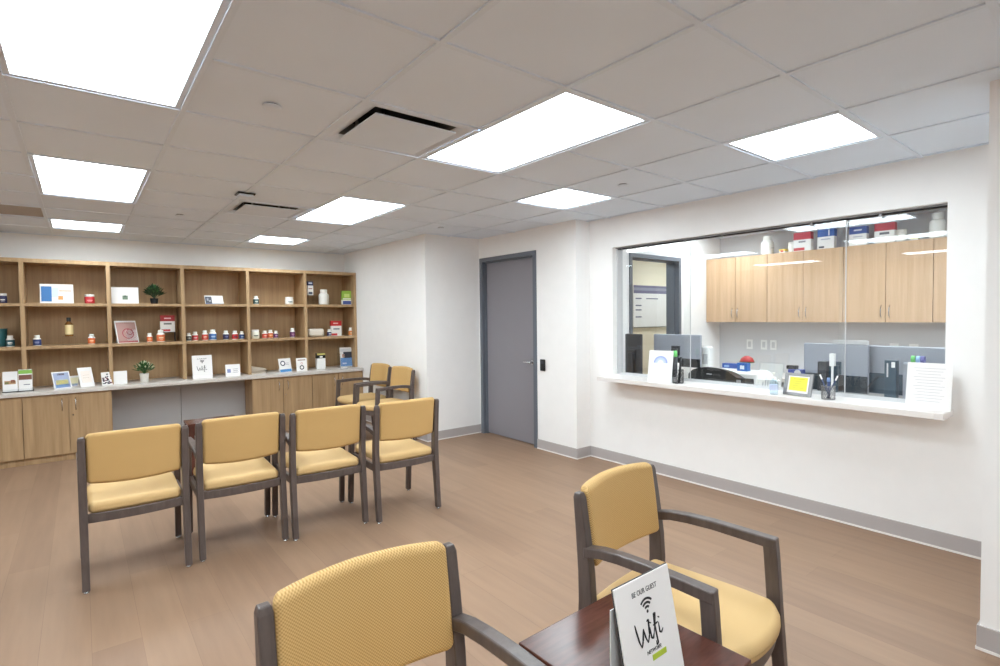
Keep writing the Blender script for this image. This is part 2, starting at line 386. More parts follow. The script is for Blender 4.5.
# air diffusers
for i, (c, r) in enumerate(vents):
    x, y = X0 + (c + .5) * TS, Y0 + (r + .5) * TS
    L = thing('air_diffuser', ['square ceiling air diffuser beside the long light panel, nearer the camera', 'square ceiling air diffuser further back, near the shelf wall'][i], 'air vent', (x, y, H), group='square ceiling air diffusers')
    hx = TS / 2 - .0125
    fr = MB()
    def sq(a, z): return [(-a, -a, z), (a, -a, z), (a, a, z), (-a, a, z)]
    fr.loft([sq(hx, 0), sq(hx - .02, -.001), sq(hx - .070, .018)], M['tbar'], cap=False)
    fr.loft([sq(hx - .070, .018), sq(hx - .085, .04), sq(hx - .10, .075)], pmat('duct_grey', (120, 116, 112), .6), cap=False); fr.loft([sq(hx - .10, .075), sq(hx - .17, .12)], M['darkvoid'], cap=False)
    fr.add(sq(hx - .17, .12), [(0, 1, 2, 3)], M['darkvoid']); fr.build('diffuser_frame', L)
    pq = MB().rbox(.44, .44, .008, .0035, M['tbar'], n=2, cuts=2, c=(0, 0, -.010)); pq.build('diffuser_plate', L, smooth=True)
    for a in (-.15, .15):
        for b in (-.15, .15): B(a - .004, a + .004, b - .01, b + .01, -.006, .085, M['alu']).build('bracket', L)
# return grille near right, soft grey panel at far left
x, y = X0 + 4.5 * TS, Y0 - 2.5 * TS
L = thing('return_grille', 'slotted grey ceiling return grille at the top right corner', 'air vent', (x, y, H))
fr = MB(); hx = TS / 2 - .0125
for a in (-1, 1):
    q = sorted((a * hx, a * (hx - .055))); fr.box(q[0], q[1], -hx, hx, -.002, .02, M['tbar']); fr.box(-hx + .055, hx - .055, q[0], q[1], -.002, .02, M['tbar'])
fr.build('grille_frame', L); sm = MB()
for k_ in range(9): yy = -.22 + .055 * k_; sm.box(-hx + .055, hx - .055, yy - .012, yy + .012, 0, .012, M['tbar'])
sm.box(-hx + .055, hx - .055, -hx + .055, hx - .055, .05, .06, M['darkvoid']); sm.build('louvre', L)
L = thing('ceiling_access_panel', 'darker recessed ceiling panel at far left above the shelves', 'ceiling panel', (X0 - TS, Y0 + 7.5 * TS, H))
B(-TS + .0125, TS - .0125, -TS / 2 + .0125, TS / 2 - .0125, .01, .03, pmat('taupe_panel', (176, 166, 156), .8)).build('panel_board', L)
# sprinkler covers
for (x, y), lb in (((.697, 2.495), 'left of the near air diffuser'), ((.738, 5.573), 'left of the far air diffuser'), ((3.04, 4.833), 'near the wall corner left of the door'), ((3.132, 2.494), 'right of the long light panel')):
    t_ = thing('sprinkler_cover', 'round white sprinkler cover on the ceiling, ' + lb, 'sprinkler', (x, y, H + .004), group='round ceiling sprinkler covers')
    MB().lathe([(.0, -.012), (.036, -.012), (.04, -.009), (.04, -.006)], M['tbar']).build('cover_plate', t_, smooth='auto')
    MB().lathe([(.030, -.006), (.030, .0), (.0, .0)], M['dark']).build('cover_ring', t_)
t_ = thing('ceiling_sensor', 'small square ceiling sensor with black edge by the far air diffuser', 'sensor', (1.005, 4.35, H))
B(-.05, .05, -.05, .05, -.03, -.012, M['tbar']).build('sensor_body', t_, bevel=.003); B(-.06, .06, -.06, .06, -.012, -.003, M['black']).build('mount_plate', t_)

# ------------------------------------------------------------------ shelves and cabinets on the back wall
YF = 7.259; yb = YB - .003; xr = XA - .003
div = [-1.89, -1.171, -.456, .257, .965, 1.68, 2.40, XA - .022]
bc = thing('bookcase', 'built-in oak open bookcase with three rows of bays along the back wall', 'bookcase', (0, YF, 0))
oak = M['oak']; dep = yb - YF
for x in div: B(x - .018, x + .018, 0, dep - .012, .7385, 2.052, oak).build('divider', bc)
B(-1.908, xr, 0, dep, 2.052, 2.092, oak).build('top_board', bc)
for z in (1.635, 1.190):
    for a, b in zip(div[:-1], div[1:]): B(a + .018, b - .018, .004, dep - .012, z - .032, z, oak).build('shelf_board', bc)
bk = MB()
bk.box(-1.908, xr, dep - .012, dep, .7385, 2.052, M['oakback']); bk.build('back_panel', bc)
ct = B(-1.92, xr, 7.046, yb, .700, .737, M['counter']).build('countertop', bevel=.003)
tag(ct, 'grey stone-look countertop running under the oak bookcase', 'countertop')
def handle(parent, x, z0, z1, y=0, ax='y', s=-1):
    m = MB(); n = 6; pts = []
    for i in range(n + 1):
        tt = i / n; o_ = .026 * math.sin(PI * tt) ** .5 if 0 < tt < 1 else 0
        z = z0 + (z1 - z0) * tt; pts.append((x, y + s * o_, z) if ax == 'y' else (y + s * o_, x, z))
    m.tube(pts, .0042, M['chrome'], 6); return m.build('handle', parent, smooth=True)
def base_cab(x0, x1, lab, hz=(.52, .65)):
    c = thing('base_cabinet', lab, 'cabinet', ((x0 + x1) / 2, 7.10, 0), group='oak base cabinets under the countertop')
    hw = (x1 - x0) / 2 - .0005; dp = yb - 7.10
    b = MB(); b.box(-hw, hw, 0, dp, .07, .6995, oak); b.box(-hw, hw, .012, dp, 0, .07, oak); b.build('cabinet_body', c)
    for s in (-1, 1):
        a, bb = sorted((s * .0028, s * (hw - .0028))); dr = B(a, bb, -.019, -.0005, .072, .692, oak).build('door', c)
        handle(dr, s * .055, hz[0], hz[1], -.019)
        if s == 1: MB().lathe([(.007, 0), (.007, .006), (0, .006)], M['chrome'], seg=10, T=Matrix.Translation((.03, -.019, .47)) @ Matrix.Rotation(PI / 2, 4, 'X')).build('lock', dr)
    return c
base_cab(-1.19, -.474, 'two-door oak base cabinet at the far left end of the counter')
base_cab(-.474, .248, 'two-door oak base cabinet just left of the grey kneehole')
base_cab(1.66, 2.405, 'two-door oak base cabinet just right of the grey kneehole')
base_cab(2.405, xr, 'two-door oak base cabinet in the right corner behind the armchairs')
kn = thing('modesty_panel', 'smooth grey kneehole back panels below the countertop', 'panel', (.91, 7.45, 0))
B(-.66, .023, 0, .018, .02, .699, M['panel']).build('panel_board', kn); B(.029, .748, 0, .018, .02, .699, M['panel']).build('panel_board', kn)
B(-.66, .748, .0185, .03, 0, .699, M['panel']).build('backing', kn)

# ------------------------------------------------------------------ chairs
def make_chair(label):
    t = thing('armchair', label, 'chair', group='mustard waiting room armchairs'); fm = M['frame']
    def sec(x, hw, y, hd, z): return [(x - hw, y - hd, z), (x + hw, y - hd, z), (x + hw, y + hd, z), (x - hw, y + hd, z)]
    for s in (-1, 1):
        x = s * .2375
        path = [(-.272, .012, .020), (-.258, .15, .022), (-.238, .36, .027), (-.232, .46, .028), (-.236, .56, .026), (-.250, .70, .021), (-.264, .815, .0165), (-.266, .832, .012)]
        m = MB().loft([sec(x, .0175 if z < .82 else .013, y, hd, z) for y, z, hd in path], fm); rl = m.build('leg', t, bevel=.004)
        path = [(.250, .012, .019), (.235, .20, .021), (.218, .40, .023), (.205, .60, .023), (.199, .662, .023)]
        m = MB().loft([sec(s * .247, .0175, y, hd, z) for y, z, hd in path], fm); fl_ = m.build('leg', t, bevel=.004)
        for o, y, gx in ((rl, -.272, x), (fl_, .250, s * .247)):
            MB().lathe([(.0, 0), (.013, 0), (.014, .004), (.010, .012), (0, .012)], M['chrome'], (gx, y, 0), 12).build('foot_glide', o)
        ap = [(.222, .664, .0185), (.12, .668, .018), (0, .672, .017), (-.10, .670, .017), (-.17, .664, .017), (-.238, .650, .019)]
        m = MB(); secs = []
        for y, z, hh in ap:
            xx = x + s * .0095 * (y + .238) / .46; secs.append([(xx - .0205, y, z - 2 * hh), (xx + .0205, y, z - 2 * hh), (xx + .0205, y, z), (xx - .0205, y, z)])
        m.loft(secs, fm)
        m.build('armrest', t, bevel=.005)
        m = MB().loft([sec(x, .011, y, .0, z) for y, z in ()] or [[(x - .011, y, .355), (x + .011, y, .355), (x + .011, y, .405), (x - .011, y, .405)] for y in (-.225, .205)], fm); m.build('side_rail', t, bevel=.003)
    for nm, y, bow, zz in (('front_rail', .222, .035, (.352, .402)), ('rear_rail', -.238, -.022, (.362, .41))):
        secs = []
        for i in range(13):
            x = -.221 + .442 * i / 12; o = bow * (1 - (x / .221) ** 2); secs.append([(x, y + o - .011, zz[0]), (x, y + o + .011, zz[0]), (x, y + o + .011, zz[1]), (x, y + o - .011, zz[1])])
        MB().loft(secs, fm).build(nm, t, smooth='auto', bevel=.002)
    def ws(P):
        u = P.x / .219; v = P.y / .25
        y = P.y + (.045 * (1 - u * u) - .035 * abs(u) ** 5 if v > 0 else -.012 * (1 - u * u)) * min(1, abs(v) * 1.3)
        z = P.z + (.018 * (1 - u * u) * (1 - v * v) if P.z > 0 else 0) - (.01 * max(0, v - .5) if P.z > 0 else 0)
        return Vector((P.x * (1 + .03 * max(0, min(1, v + .3))), y, z))
    MB().rbox(.436, .48, .062, .026, M['fabs'], ws, n=5, cuts=10, c=(0, .005, .434)).build('seat', t, smooth=True, weld=True)
    def wb(P):
        u = P.x / .2195; z = P.z; y = P.y - .038 * (1 - u * u) - .13 * z - .10 * z * z
        return Vector((P.x, y, z + .008 * (1 - u * u) * (1 if z > 0 else -1.2)))
    MB().rbox(.440, .046, .274, .021, M['fab'], wb, n=5, cuts=12, c=(0, -.240, .710)).build('backrest', t, smooth=True, weld=True)
    return t
CH = [((.533, .944), 180.3, 'foreground mustard armchair cut off by the bottom edge, left of the side table'),
      ((1.616, 1.032), 185.9, 'mustard armchair behind the wifi sign, right of the dark side table'),
      ((.225, 3.827), -.3, 'mustard armchair seen from behind, leftmost of the row of four'),
      ((.783, 3.84), -1.8, 'mustard armchair seen from behind, second from the left in the row of four'),
      ((1.315, 3.78), -2.7, 'mustard armchair seen from behind, third from the left in the row of four'),
      ((1.86, 3.695), -2.1, 'mustard armchair seen from behind, rightmost of the row of four'),
      ((2.755, 5.691), 93, 'mustard armchair against the right wall, the one nearer the grey door'),
      ((2.755, 6.28), 92, 'mustard armchair against the right wall, the one nearer the counter')]
ch0 = make_chair(CH[0][2]); ch0.location = (*CH[0][0], 0); ch0.rotation_euler = (0, 0, math.radians(CH[0][1]))
for (x, y), a, lb in CH[1:]: dup(ch0, (x, y, 0), math.radians(a), lb)

# side tables
def side_table(loc, rz, lab, w_=.412, d_=.45):
    t = thing('side_table', lab, 'side table', loc, rz, group='dark wood side tables'); m = M['mahog']; a, b = w_ / 2, d_ / 2; z = .55
    tp = MB(); tp.box(-a, a, -b, b, z - .022, z, m); tp.build('tabletop', t, bevel=.003)
    for sx in (-1, 1):
        for sy in (-1, 1):
            x, y = sx * (a - .028), sy * (b - .028)
            MB().loft([[(x - q, y - q, zz), (x + q, y - q, zz), (x + q, y + q, zz), (x - q, y + q, zz)] for q, zz in ((.016, 0), (.02, .3), (.022, z - .0225))], m).build('leg', t, bevel=.003)
    ap = MB()
    for s in (-1, 1):
        q = sorted((s * (b - .012), s * (b - .03))); ap.box(-a + .05, a - .05, q[0], q[1], z - .105, z - .0225, m)
        q = sorted((s * (a - .012), s * (a - .03))); ap.box(q[0], q[1], -b + .05, b - .05, z - .105, z - .0225, m)
    ap.build('apron', t, bevel=.002)
    return t
side_table((1.134, .880, 0), math.radians(1.3), 'dark mahogany side table in the foreground carrying the wifi sign')
side_table((.905, 5.33, 0), 0, 'dark side table glimpsed between the two leftmost chairs of the row', .41, .25)

# ------------------------------------------------------------------ sheets, signs and cards
def sheet(name, lab, cat, loc, w_, h_, lean=10, rz=0, mat=None, patches=(), th=.004, group=None, support=True):
    """upright sheet facing local -y, leaning back; bottom front edge on the base point"""
    t = thing(name, lab, cat, loc, rz, group); th_ = math.radians(90 - lean)
    m = MB(); T = Matrix.Rotation(-math.radians(lean), 4, 'X')
    m.box(-w_ / 2, w_ / 2, 0, th, 0, h_, mat or M['paper'], T)
    for (px, pz, pw, ph, c) in patches:
        m.box(px - pw / 2, px + pw / 2, -.0006, 0, pz - ph / 2, pz + ph / 2, c if isinstance(c, bpy.types.Material) else col(c), T)
    m.build('printed_panel', t)
    if support:
        s = MB(); hh = h_ * math.cos(math.radians(lean)) * .8; dd = hh * math.tan(math.radians(lean)) + .03 + .25 * h_
        yb_ = hh * math.tan(math.radians(lean)) + th + .001
        s.loft([[(-w_ * .28, yb_, hh), (w_ * .28, yb_, hh), (w_ * .28, yb_ + .003, hh), (-w_ * .28, yb_ + .003, hh)], [(-w_ * .28, dd, 0), (w_ * .28, dd, 0), (w_ * .28, dd + .003, 0), (-w_ * .28, dd + .003, 0)]], mat or M['paper'])
        s.build('easel_back', t)
    return t, T
def on(T, x, z, y=-.0008): return T @ Vector((x, y, z))
def wifi_arcs(t, T, x, z, s, m):
    a = MB()
    for r in (.035, .065, .095):
        secs = []
        for i in range(13):
            an = math.radians(45 + 90 * i / 12); secs.append([T @ Vector((x + (r * q) * s * math.cos(an), -.0009, z + (r * q) * s * math.sin(an))) for q in (1,)] )
        pts_o = [T @ Vector((x + (r + .009) * s * math.cos(math.radians(45 + 90 * i / 12)), -.0009, z + (r + .009) * s * math.sin(math.radians(45 + 90 * i / 12)))) for i in range(13)]
        pts_i = [T @ Vector((x + (r - .009) * s * math.cos(math.radians(45 + 90 * i / 12)), -.0009, z + (r - .009) * s * math.sin(math.radians(45 + 90 * i / 12)))) for i in range(13)]
        a.add(pts_o + pts_i, [(i, i + 1, i + 14, i + 13) for i in range(12)], m)
    a.add([T @ Vector((x + .013 * s * math.cos(2 * PI * i / 12), -.0009, z + .013 * s * math.sin(2 * PI * i / 12))) for i in range(12)], [tuple(range(12))], m)
    a.build('wifi_symbol', t)
def wifi_sign(loc, w_, h_, lean, lab, rz=0, net=True):
    t, T = sheet('wifi_sign', lab, 'sign', loc, w_, h_, lean, rz, support=False); ink = M['black']; L = math.radians(lean); rx = PI / 2 - L
    k = h_ / .279
    text('BE OUR GUEST', .0180 * k, ink, t, on(T, 0, (.245 if net else .236) * k), (rx, 0, 0), space=1.05, sx=.82)
    wifi_arcs(t, T, 0, (.193 if net else .186) * k, .33 * k, ink)
    # brush script word, drawn stroke by stroke
    st = MB()
    def stroke(pts, r=.0021):
        P = []
        for i in range(len(pts) - 1):
            for q in range(5): tt = q / 5; P.append((pts[i][0] * (1 - tt) + pts[i + 1][0] * tt, pts[i][1] * (1 - tt) + pts[i + 1][1] * tt))
        P.append(pts[-1]); st.tube([T @ Vector((x * k * 1.05, -.0009, (z * .62 + (.146 if net else .12)) * k)) for x, z in P], [r * k * (.55 + .6 * math.sin(PI * i / (len(P) - 1))) for i in range(len(P))], ink, 6)
    stroke([(-.055, .05), (-.052, .02), (-.047, -.02), (-.040, -.045)]); stroke([(-.040, -.045), (-.033, -.02), (-.026, .02)]); stroke([(-.026, .02), (-.022, -.015), (-.015, -.04)]); stroke([(-.015, -.04), (-.006, -.01), (-.003, .045), (-.010, .04)])
    stroke([(-.001, .012), (.000, -.03), (.006, -.034), (.012, -.015)]); stroke([(.001, .027), (.003, .031)], .0028)
    stroke([(.012, -.015), (.022, .025), (.026, .055), (.020, .055), (.018, .02), (.020, -.03), (.022, -.062), (.016, -.066), (.016, -.05)]); stroke([(.012, .012), (.032, .016)])
    stroke([(.034, .012), (.034, -.026), (.040, -.030), (.048, -.018)]); stroke([(.036, .030), (.038, .034)], .0028)
    st.build('script_word', t, smooth=True)
    if net:
        text('NETWORK:', .013 * k, ink, t, on(T, .004, .098 * k), (rx, 0, 0), sx=.9)
        m = MB(); m.box(-.008 * k, .050 * k, -.001, -.0004, .074 * k, .088 * k, col((176, 196, 60)), T); m.build('highlight_bar', t)
    return t, T
t, T = wifi_sign((1.064, .742, .5505), .212, .262, 11.5, 'white letter-size wifi sign standing on the foreground side table')
# back leaf of the tent holder
m = MB(); m.box(-.106, .104, .062, .064, 0, .205, M['paper']); m.build('back_leaf', t)
m = MB(); m.box(-.108, .108, .0045, .0062, 0, .264, M['dark'], T); m.build('holder_edge', t)

CZ = .7375
wifi_sign((1.144, 7.225, CZ), .214, .279, 8, 'white letter-size wifi sign standing on the counter below the bookcase', net=False)
G2 = 'cards and leaflets along the countertop'
def S(*a, **k): return sheet(*a, **k)[0]
S('leaflet', 'white leaflet with food photo, left one in the black brochure rack', 'leaflet', (-.567, 7.215, CZ + .0085), .112, .20, lean=8, patches=[(.0, .09, .085, .035, (190, 150, 110)), (.02, .1, .03, .03, (150, 80, 60)), (-.025, .085, .03, .02, (110, 130, 70))], support=False)
S('leaflet', 'leaflet with green top and brown photo in the black brochure rack', 'leaflet', (-.452, 7.215, CZ + .0085), .106, .215, lean=8, patches=[(0, .19, .104, .04, (126, 176, 70)), (0, .135, .1, .05, (120, 76, 60)), (.01, .06, .05, .008, (120, 120, 130))], support=False)
rk = thing('brochure_rack', 'low black two-pocket brochure rack at the left end of the counter', 'brochure rack', (-.508, 7.205, CZ))
B(-.118, .118, -.008, .09, 0, .008, M['black']).build('rack_base', rk); B(-.118, .118, -.008, -.004, .008, .03, M['acryl']).build('rack_lip', rk); B(-.118, .118, .07, .074, .008, .14, M['acryl']).build('rack_back', rk)
S('greeting_card', 'card with blue and yellow landscape leaning on the counter', 'card', (-.155, 7.235, CZ), .155, .185, lean=20, rz=.4, patches=[(0, .09, .135, .165, (158, 168, 196)), (0, .07, .11, .05, (232, 222, 140)), (0, .155, .06, .02, (96, 76, 84)), (0, .03, .12, .03, (120, 160, 210))])
S('greeting_card', 'small pale blue and cream card behind the landscape card', 'card', (-.055, 7.33, CZ), .10, .12, lean=14, rz=.4, patches=[(0, .06, .075, .08, (236, 228, 190)), (0, .025, .075, .02, (120, 160, 210))])
S('booklet', 'white booklet standing between the landscape card and patterned card', 'booklet', (.05, 7.235, CZ), .135, .215, lean=18, rz=.45, patches=[(0, .11, .09, .13, (238, 226, 216)), (0, .13, .06, .004, (170, 150, 140)), (0, .1, .06, .003, (170, 150, 140))])
tc = thing('tent_card', 'open card, dark patterned left leaf and white right leaf, left of the potted plant', 'card', (.27, 7.26, CZ))
m = MB(); TA = Matrix.Rotation(.55, 4, 'Z') @ Matrix.Rotation(-.12, 4, 'X'); m.box(-.115, 0, 0, .002, 0, .145, M['paper'], TA)
for i in range(26):
    a, b = random.uniform(-.105, -.01), random.uniform(.012, .135); s_ = random.uniform(.006, .011); m.box(a - s_, a + s_, -.0006, 0, b - s_ * .7, b + s_ * .7, col(random.choice([(60, 40, 60), (120, 50, 60), (50, 60, 80)])), TA)
m.build('patterned_leaf', tc)
m = MB(); m.box(0, .13, 0, .002, 0, .145, M['paper'], Matrix.Rotation(-.12, 4, 'X')); m.build('white_leaf', tc)
S('notice_card', 'small white card with blue emblem on the counter, right of the wifi sign', 'card', (1.476, 7.215, CZ), .165, .15, lean=12, patches=[(-.045, .07, .04, .045, (130, 140, 186)), (.03, .09, .06, .004, (90, 90, 110)), (.03, .07, .05, .004, (90, 90, 110)), (.03, .05, .06, .004, (90, 90, 110))])
t = thing('tissue_pouch', 'flat cream fabric pouch resting on the counter', 'pouch', (1.80, 7.38, CZ))
MB().rbox(.21, .13, .07, .03, col((176, 162, 146)), lambda P: Vector((P.x, P.y, P.z + .02 * (P.x / .1) * -1 if P.z > 0 else P.z)), c=(0, 0, .045)).build('pouch_body', t, smooth=True); B(-.085, .085, -.05, .05, 0, .012, M['offwhite']).build('pouch_base', t)
t = S('info_card', 'white card with dark ring and blue lower band on the counter', 'card', (2.125, 7.26, CZ), .172, .185, lean=14, rz=.25, patches=[(0, .022, .16, .035, (70, 140, 200)), (.03, .12, .05, .005, (120, 120, 130)), (.03, .10, .05, .004, (120, 120, 130))])
def ring(t, x, z, ro, ri, c, lean, name='emblem', a0=0, a1=360):
    T = Matrix.Rotation(-math.radians(lean), 4, 'X'); n = 24; m = MB()
    P = [T @ Vector((x + r_ * math.cos(math.radians(a0 + (a1 - a0) * i / n)), -.0012, z + r_ * math.sin(math.radians(a0 + (a1 - a0) * i / n)))) for r_ in (ro, ri) for i in range(n + 1)]
    m.add(P, [(i, i + 1, i + n + 2, i + n + 1) for i in range(n)], c); m.build(name, t)
ring(t, -.03, .12, .035, .022, col((40, 50, 80)), 14)
t = S('info_card', 'narrow white card with dark diamond emblem on the counter', 'card', (2.325, 7.235, CZ), .14, .178, lean=8, patches=[(0, .15, .1, .012, (150, 110, 100))]); ring(t, 0, .05, .03, .018, col((50, 50, 60)), 8); ring(t, 0, .105, .014, .010, col((190, 90, 90)), 8)
t = thing('carton', 'white carton with black and yellow top, left of the brochure display', 'box', (2.62, 7.36, CZ))
m = MB(); m.box(-.06, .06, -.03, .03, 0, .15, M['white']); m.build('box_body', t, bevel=.002); m = MB(); m.box(-.06, .06, -.0305, .03, .15, .222, M['black']); m.box(-.058, .058, -.0312, -.0305, .195, .22, col((206, 196, 110))); m.box(-.02, .02, -.0312, -.0305, .16, .18, M['white']); m.build('box_top', t)
t = thing('brochure_display', 'clear acrylic brochure display with blue magazine in the right corner', 'brochure display', (3.0, 7.37, CZ))
m = MB(); m.box(-.11, .11, -.06, -.056, .004, .12, M['acryl']); m.box(-.11, .11, .055, .059, .004, .31, M['acryl']); m.box(-.114, -.11, -.06, .059, .004, .2, M['acryl']); m.box(.11, .114, -.06, .059, .004, .2, M['acryl']); m.box(-.114, .114, -.06, .062, 0, .004, M['acryl']); m.build('acrylic_shell', t)
S('magazine', 'magazine with blue cover and dark photo inside the acrylic display', 'magazine', (3.01, 7.36, CZ + .005), .2, .28, lean=6, patches=[(0, .07, .19, .12, (96, 140, 196)), (.02, .17, .14, .09, (54, 54, 66)), (.0, .24, .19, .04, (214, 216, 220)), (-.05, .16, .04, .05, (206, 160, 140)), (-.04, .05, .06, .02, (230, 232, 240))], support=False)
t = thing('business_card_tray', 'tiny clear tray of cards in front of the brochure display', 'card tray', (2.852, 7.10, CZ)); B(-.048, .048, -.02, .03, 0, .008, M['alu']).build('tray', t); B(-.042, .042, -.015, .025, .0085, .022, M['paper']).build('card_stack', t)

def plant(lab, loc, r, hpot, spread, hh, lm, tip=None, potm=None, n=150, sz=.03):
    t = thing('potted_plant', lab, 'plant', loc)
    MB().lathe([(0, 0), (r * .8, 0), (r, hpot), (r * .9, hpot), (r * .85, hpot - .012), (0, hpot - .012)], potm or M['pot'], seg=20).build('pot', t, smooth='auto')
    MB().lathe([(0, hpot - .0118), (r * .84, hpot - .0118), (r * .5, hpot - .003), (0, hpot - .002)], M['soil'], seg=14).build('soil', t)
    m = MB(); st = MB()
    for i in range(n):
        a = random.uniform(0, 2 * PI); e = random.uniform(.05, 1.5); rr = random.uniform(.45, 1)
        p = Vector((spread * rr * math.cos(a) * math.cos(e), spread * rr * math.sin(a) * math.cos(e), hpot + .01 + hh * rr * (.25 + .75 * math.sin(e))))
        d = Vector((math.cos(a) * math.cos(e), math.sin(a) * math.cos(e), .35 + math.sin(e))).normalized(); u = d.cross(Vector((0, 0, 1)))
        if u.length < .1: u = Vector((1, 0, 0))
        u = u.normalized() * sz * .22; L = sz * random.uniform(.8, 1.3); nrm = u.cross(d).normalized() * sz * .12
        mat_ = tip if (tip and rr > .8 and random.random() < .35) else lm
        m.add([p, p + d * L * .5 + u + nrm, p + d * L, p + d * L * .5 - u + nrm, p + d * L * .5], [(0, 1, 4), (0, 4, 3), (1, 2, 4), (4, 2, 3)], mat_)
        if i % 6 == 0: st.tube([(0, 0, hpot - .005), p * .5 + Vector((0, 0, hpot * .5)), p], .0012, lm, 4)
    m.build('foliage', t); st.build('stem', t)
    return t
plant('small green plant with pale tips in a white pot on the counter', (.558, 7.24, CZ), .046, .104, .085, .10, M['leaf'], M['petal'], n=300, sz=.042)
plant('dark bushy plant in a black pot in the top row of the bookcase', (.69, 7.38, 1.6355), .043, .065, .082, .115, M['leafd'], M['leaf'], M['black'], n=340, sz=.05)

# top and middle row sheets
S('info_card', 'white card with blue block and orange dot in the top row', 'card', (-.183, 7.355, 1.6355), .275, .205, lean=4, patches=[(-.085, .1, .085, .16, (60, 116, 176)), (-.015, .115, .055, .10, (206, 220, 236)), (.07, .135, .10, .012, (226, 170, 130)), (.03, .06, .04, .04, (226, 160, 96))])
S('framed_card', 'white framed card with small green emblem beside the dark plant', 'picture frame', (.411, 7.36, 1.6355), .255, .19, lean=6, patches=[(0, .07, .05, .045, (110, 130, 110)), (0, .085, .02, .02, (60, 80, 60)), (0, .186, .255, .004, (190, 180, 170))])
S('info_card', 'white card with dark floral left part in the top row', 'card', (1.315, 7.34, 1.6355), .215, .11, lean=18, rz=.2, patches=[(-.065, .052, .075, .09, (60, 62, 76)), (-.075, .06, .02, .03, (200, 200, 210)), (-.05, .04, .02, .02, (190, 190, 200)), (0, .004, .21, .007, (80, 100, 150))])
t = S('picture_book', 'tilted book cover with red swirl on pink, middle row', 'book', (.43, 7.34, 1.1905), .22, .262, lean=16, rz=.4, th=.012, patches=[(0, .125, .2, .235, (176, 136, 128)), (.045, .09, .11, .13, (232, 222, 220)), (0, .015, .2, .02, (190, 70, 70))]); ring(t, .01, .11, .06, .052, col((160, 40, 60)), 16, 'swirl'); ring(t, .03, .13, .035, .028, col((160, 40, 60)), 16, 'swirl')
t = thing('cushion_pack', 'soft cream packet lying in the middle row, rightmost bay', 'packet', (2.567, 7.38, 1.1905)); MB().rbox(.225, .1, .11, .035, M['offwhite'], c=(0, 0, .055)).build('packet_body', t, smooth=True)
t = thing('teal_tin', 'teal round tin cut off by the left edge of the photo', 'tin', (-.665, 7.50, 1.1905)); MB().lathe([(0, 0), (.07, 0), (.07, .17), (0, .17)], col((52, 108, 112)), seg=24).build('tin_body', t, smooth='auto'); MB().lathe([(.072, .17), (.072, .185), (0, .185)], col((70, 124, 126)), seg=24).build('lid', t, smooth='auto')

# bottles: (x, z, w, h, body, band, cap, kind, label)
ZA, ZB = 1.6355, 1.1905
OR, RE, NA, BL, PU, WH, DK, TE = (214, 110, 60), (186, 46, 50), (44, 46, 84), (66, 110, 170), (104, 56, 100), (238, 236, 230), (52, 50, 56), (40, 84, 90)
bot = [(-.607, ZA, .064, .10, NA, WH, WH, 'jar', 'dark navy jar with white lid in the top row at the left edge'),
 (.092, ZA, .09, .10, RE, (226, 150, 150), WH, 'jar', 'short red jar with wide white lid in the top row'),
 (1.802, ZA, .068, .108, TE, WH, WH, 'bottle', 'small dark teal bottle with white cap in the top row'),
 (2.221, ZA, .105, .10, WH, TE, WH, 'jar', 'short white jar with dark band in the top row'),
 (2.715, ZA, .14, .215, WH, (220, 222, 220), WH, 'bottle', 'big plain white bottle in the top row, rightmost bay'),
 (-.565, ZB, .068, .115, (58, 96, 104), WH, WH, 'bottle', 'teal bottle with white cap in the middle row at the left edge'),
 (-.358, ZB, .068, .112, (48, 62, 116), (150, 160, 200), WH, 'bottle', 'blue bottle with white cap standing alone in the middle row'),
 (.096, ZB, .066, .110, OR, (236, 190, 150), WH, 'bottle', 'orange bottle with white cap beside the amber bottle bay divider'),
 (.632, ZB, .056, .104, OR, (240, 200, 160), WH, 'bottle', 'slim orange bottle just right of the tilted book'),
 (.743, ZB, .084, .138, (216, 116, 70), (240, 210, 180), WH, 'bottle', 'larger orange bottle in front of the red and white box'),
 (1.029, ZB, .056, .096, (52, 62, 58), (190, 190, 180), WH, 'bottle', 'dark bottle, first of the seven in the middle bay'),
 (1.097, ZB, .064, .108, RE, (226, 190, 190), WH, 'bottle', 'red bottle, second of the seven in the middle bay'),
 (1.203, ZB, .066, .120, (206, 70, 54), (236, 200, 180), WH, 'bottle', 'red-orange bottle, third of the seven in the middle bay'),
 (1.290, ZB, .083, .130, BL, (170, 196, 226), WH, 'bottle', 'larger blue bottle, fourth of the seven in the middle bay'),
 (1.438, ZB, .069, .112, NA, (110, 110, 150), WH, 'bottle', 'navy bottle, fifth of the seven in the middle bay'),
 (1.541, ZB, .070, .108, RE, (60, 50, 80), WH, 'bottle', 'red bottle with dark band, sixth of the seven in the middle bay'),
 (1.622, ZB, .058, .100, (58, 84, 140), (180, 200, 220), WH, 'bottle', 'blue bottle, last of the seven in the middle bay'),
 (1.781, ZB, .103, .115, (224, 222, 206), (60, 84, 74), WH, 'jar', 'wide white jar with green band in the middle row'),
 (1.899, ZB, .068, .100, (206, 74, 56), (240, 200, 180), WH, 'bottle', 'red-orange bottle next to the wide white jar'),
 (1.970, ZB, .064, .110, OR, (246, 210, 170), WH, 'bottle', 'orange bottle between the red-orange and the purple one'),
 (2.039, ZB, .058, .095, PU, (190, 160, 190), WH, 'bottle', 'purple bottle right next to an orange bottle'),
 (2.254, ZB, .066, .125, PU, (200, 150, 180), WH, 'bottle', 'purple bottle standing alone in the middle row'),
 (2.762, ZB, .060, .100, NA, (200, 200, 220), WH, 'bottle', 'small navy bottle left of the red and white box, rightmost bay'),
 (3.075, ZB, .058, .115, (226, 140, 74), (250, 230, 200), WH, 'bottle', 'small orange bottle at the right end of the middle row')]
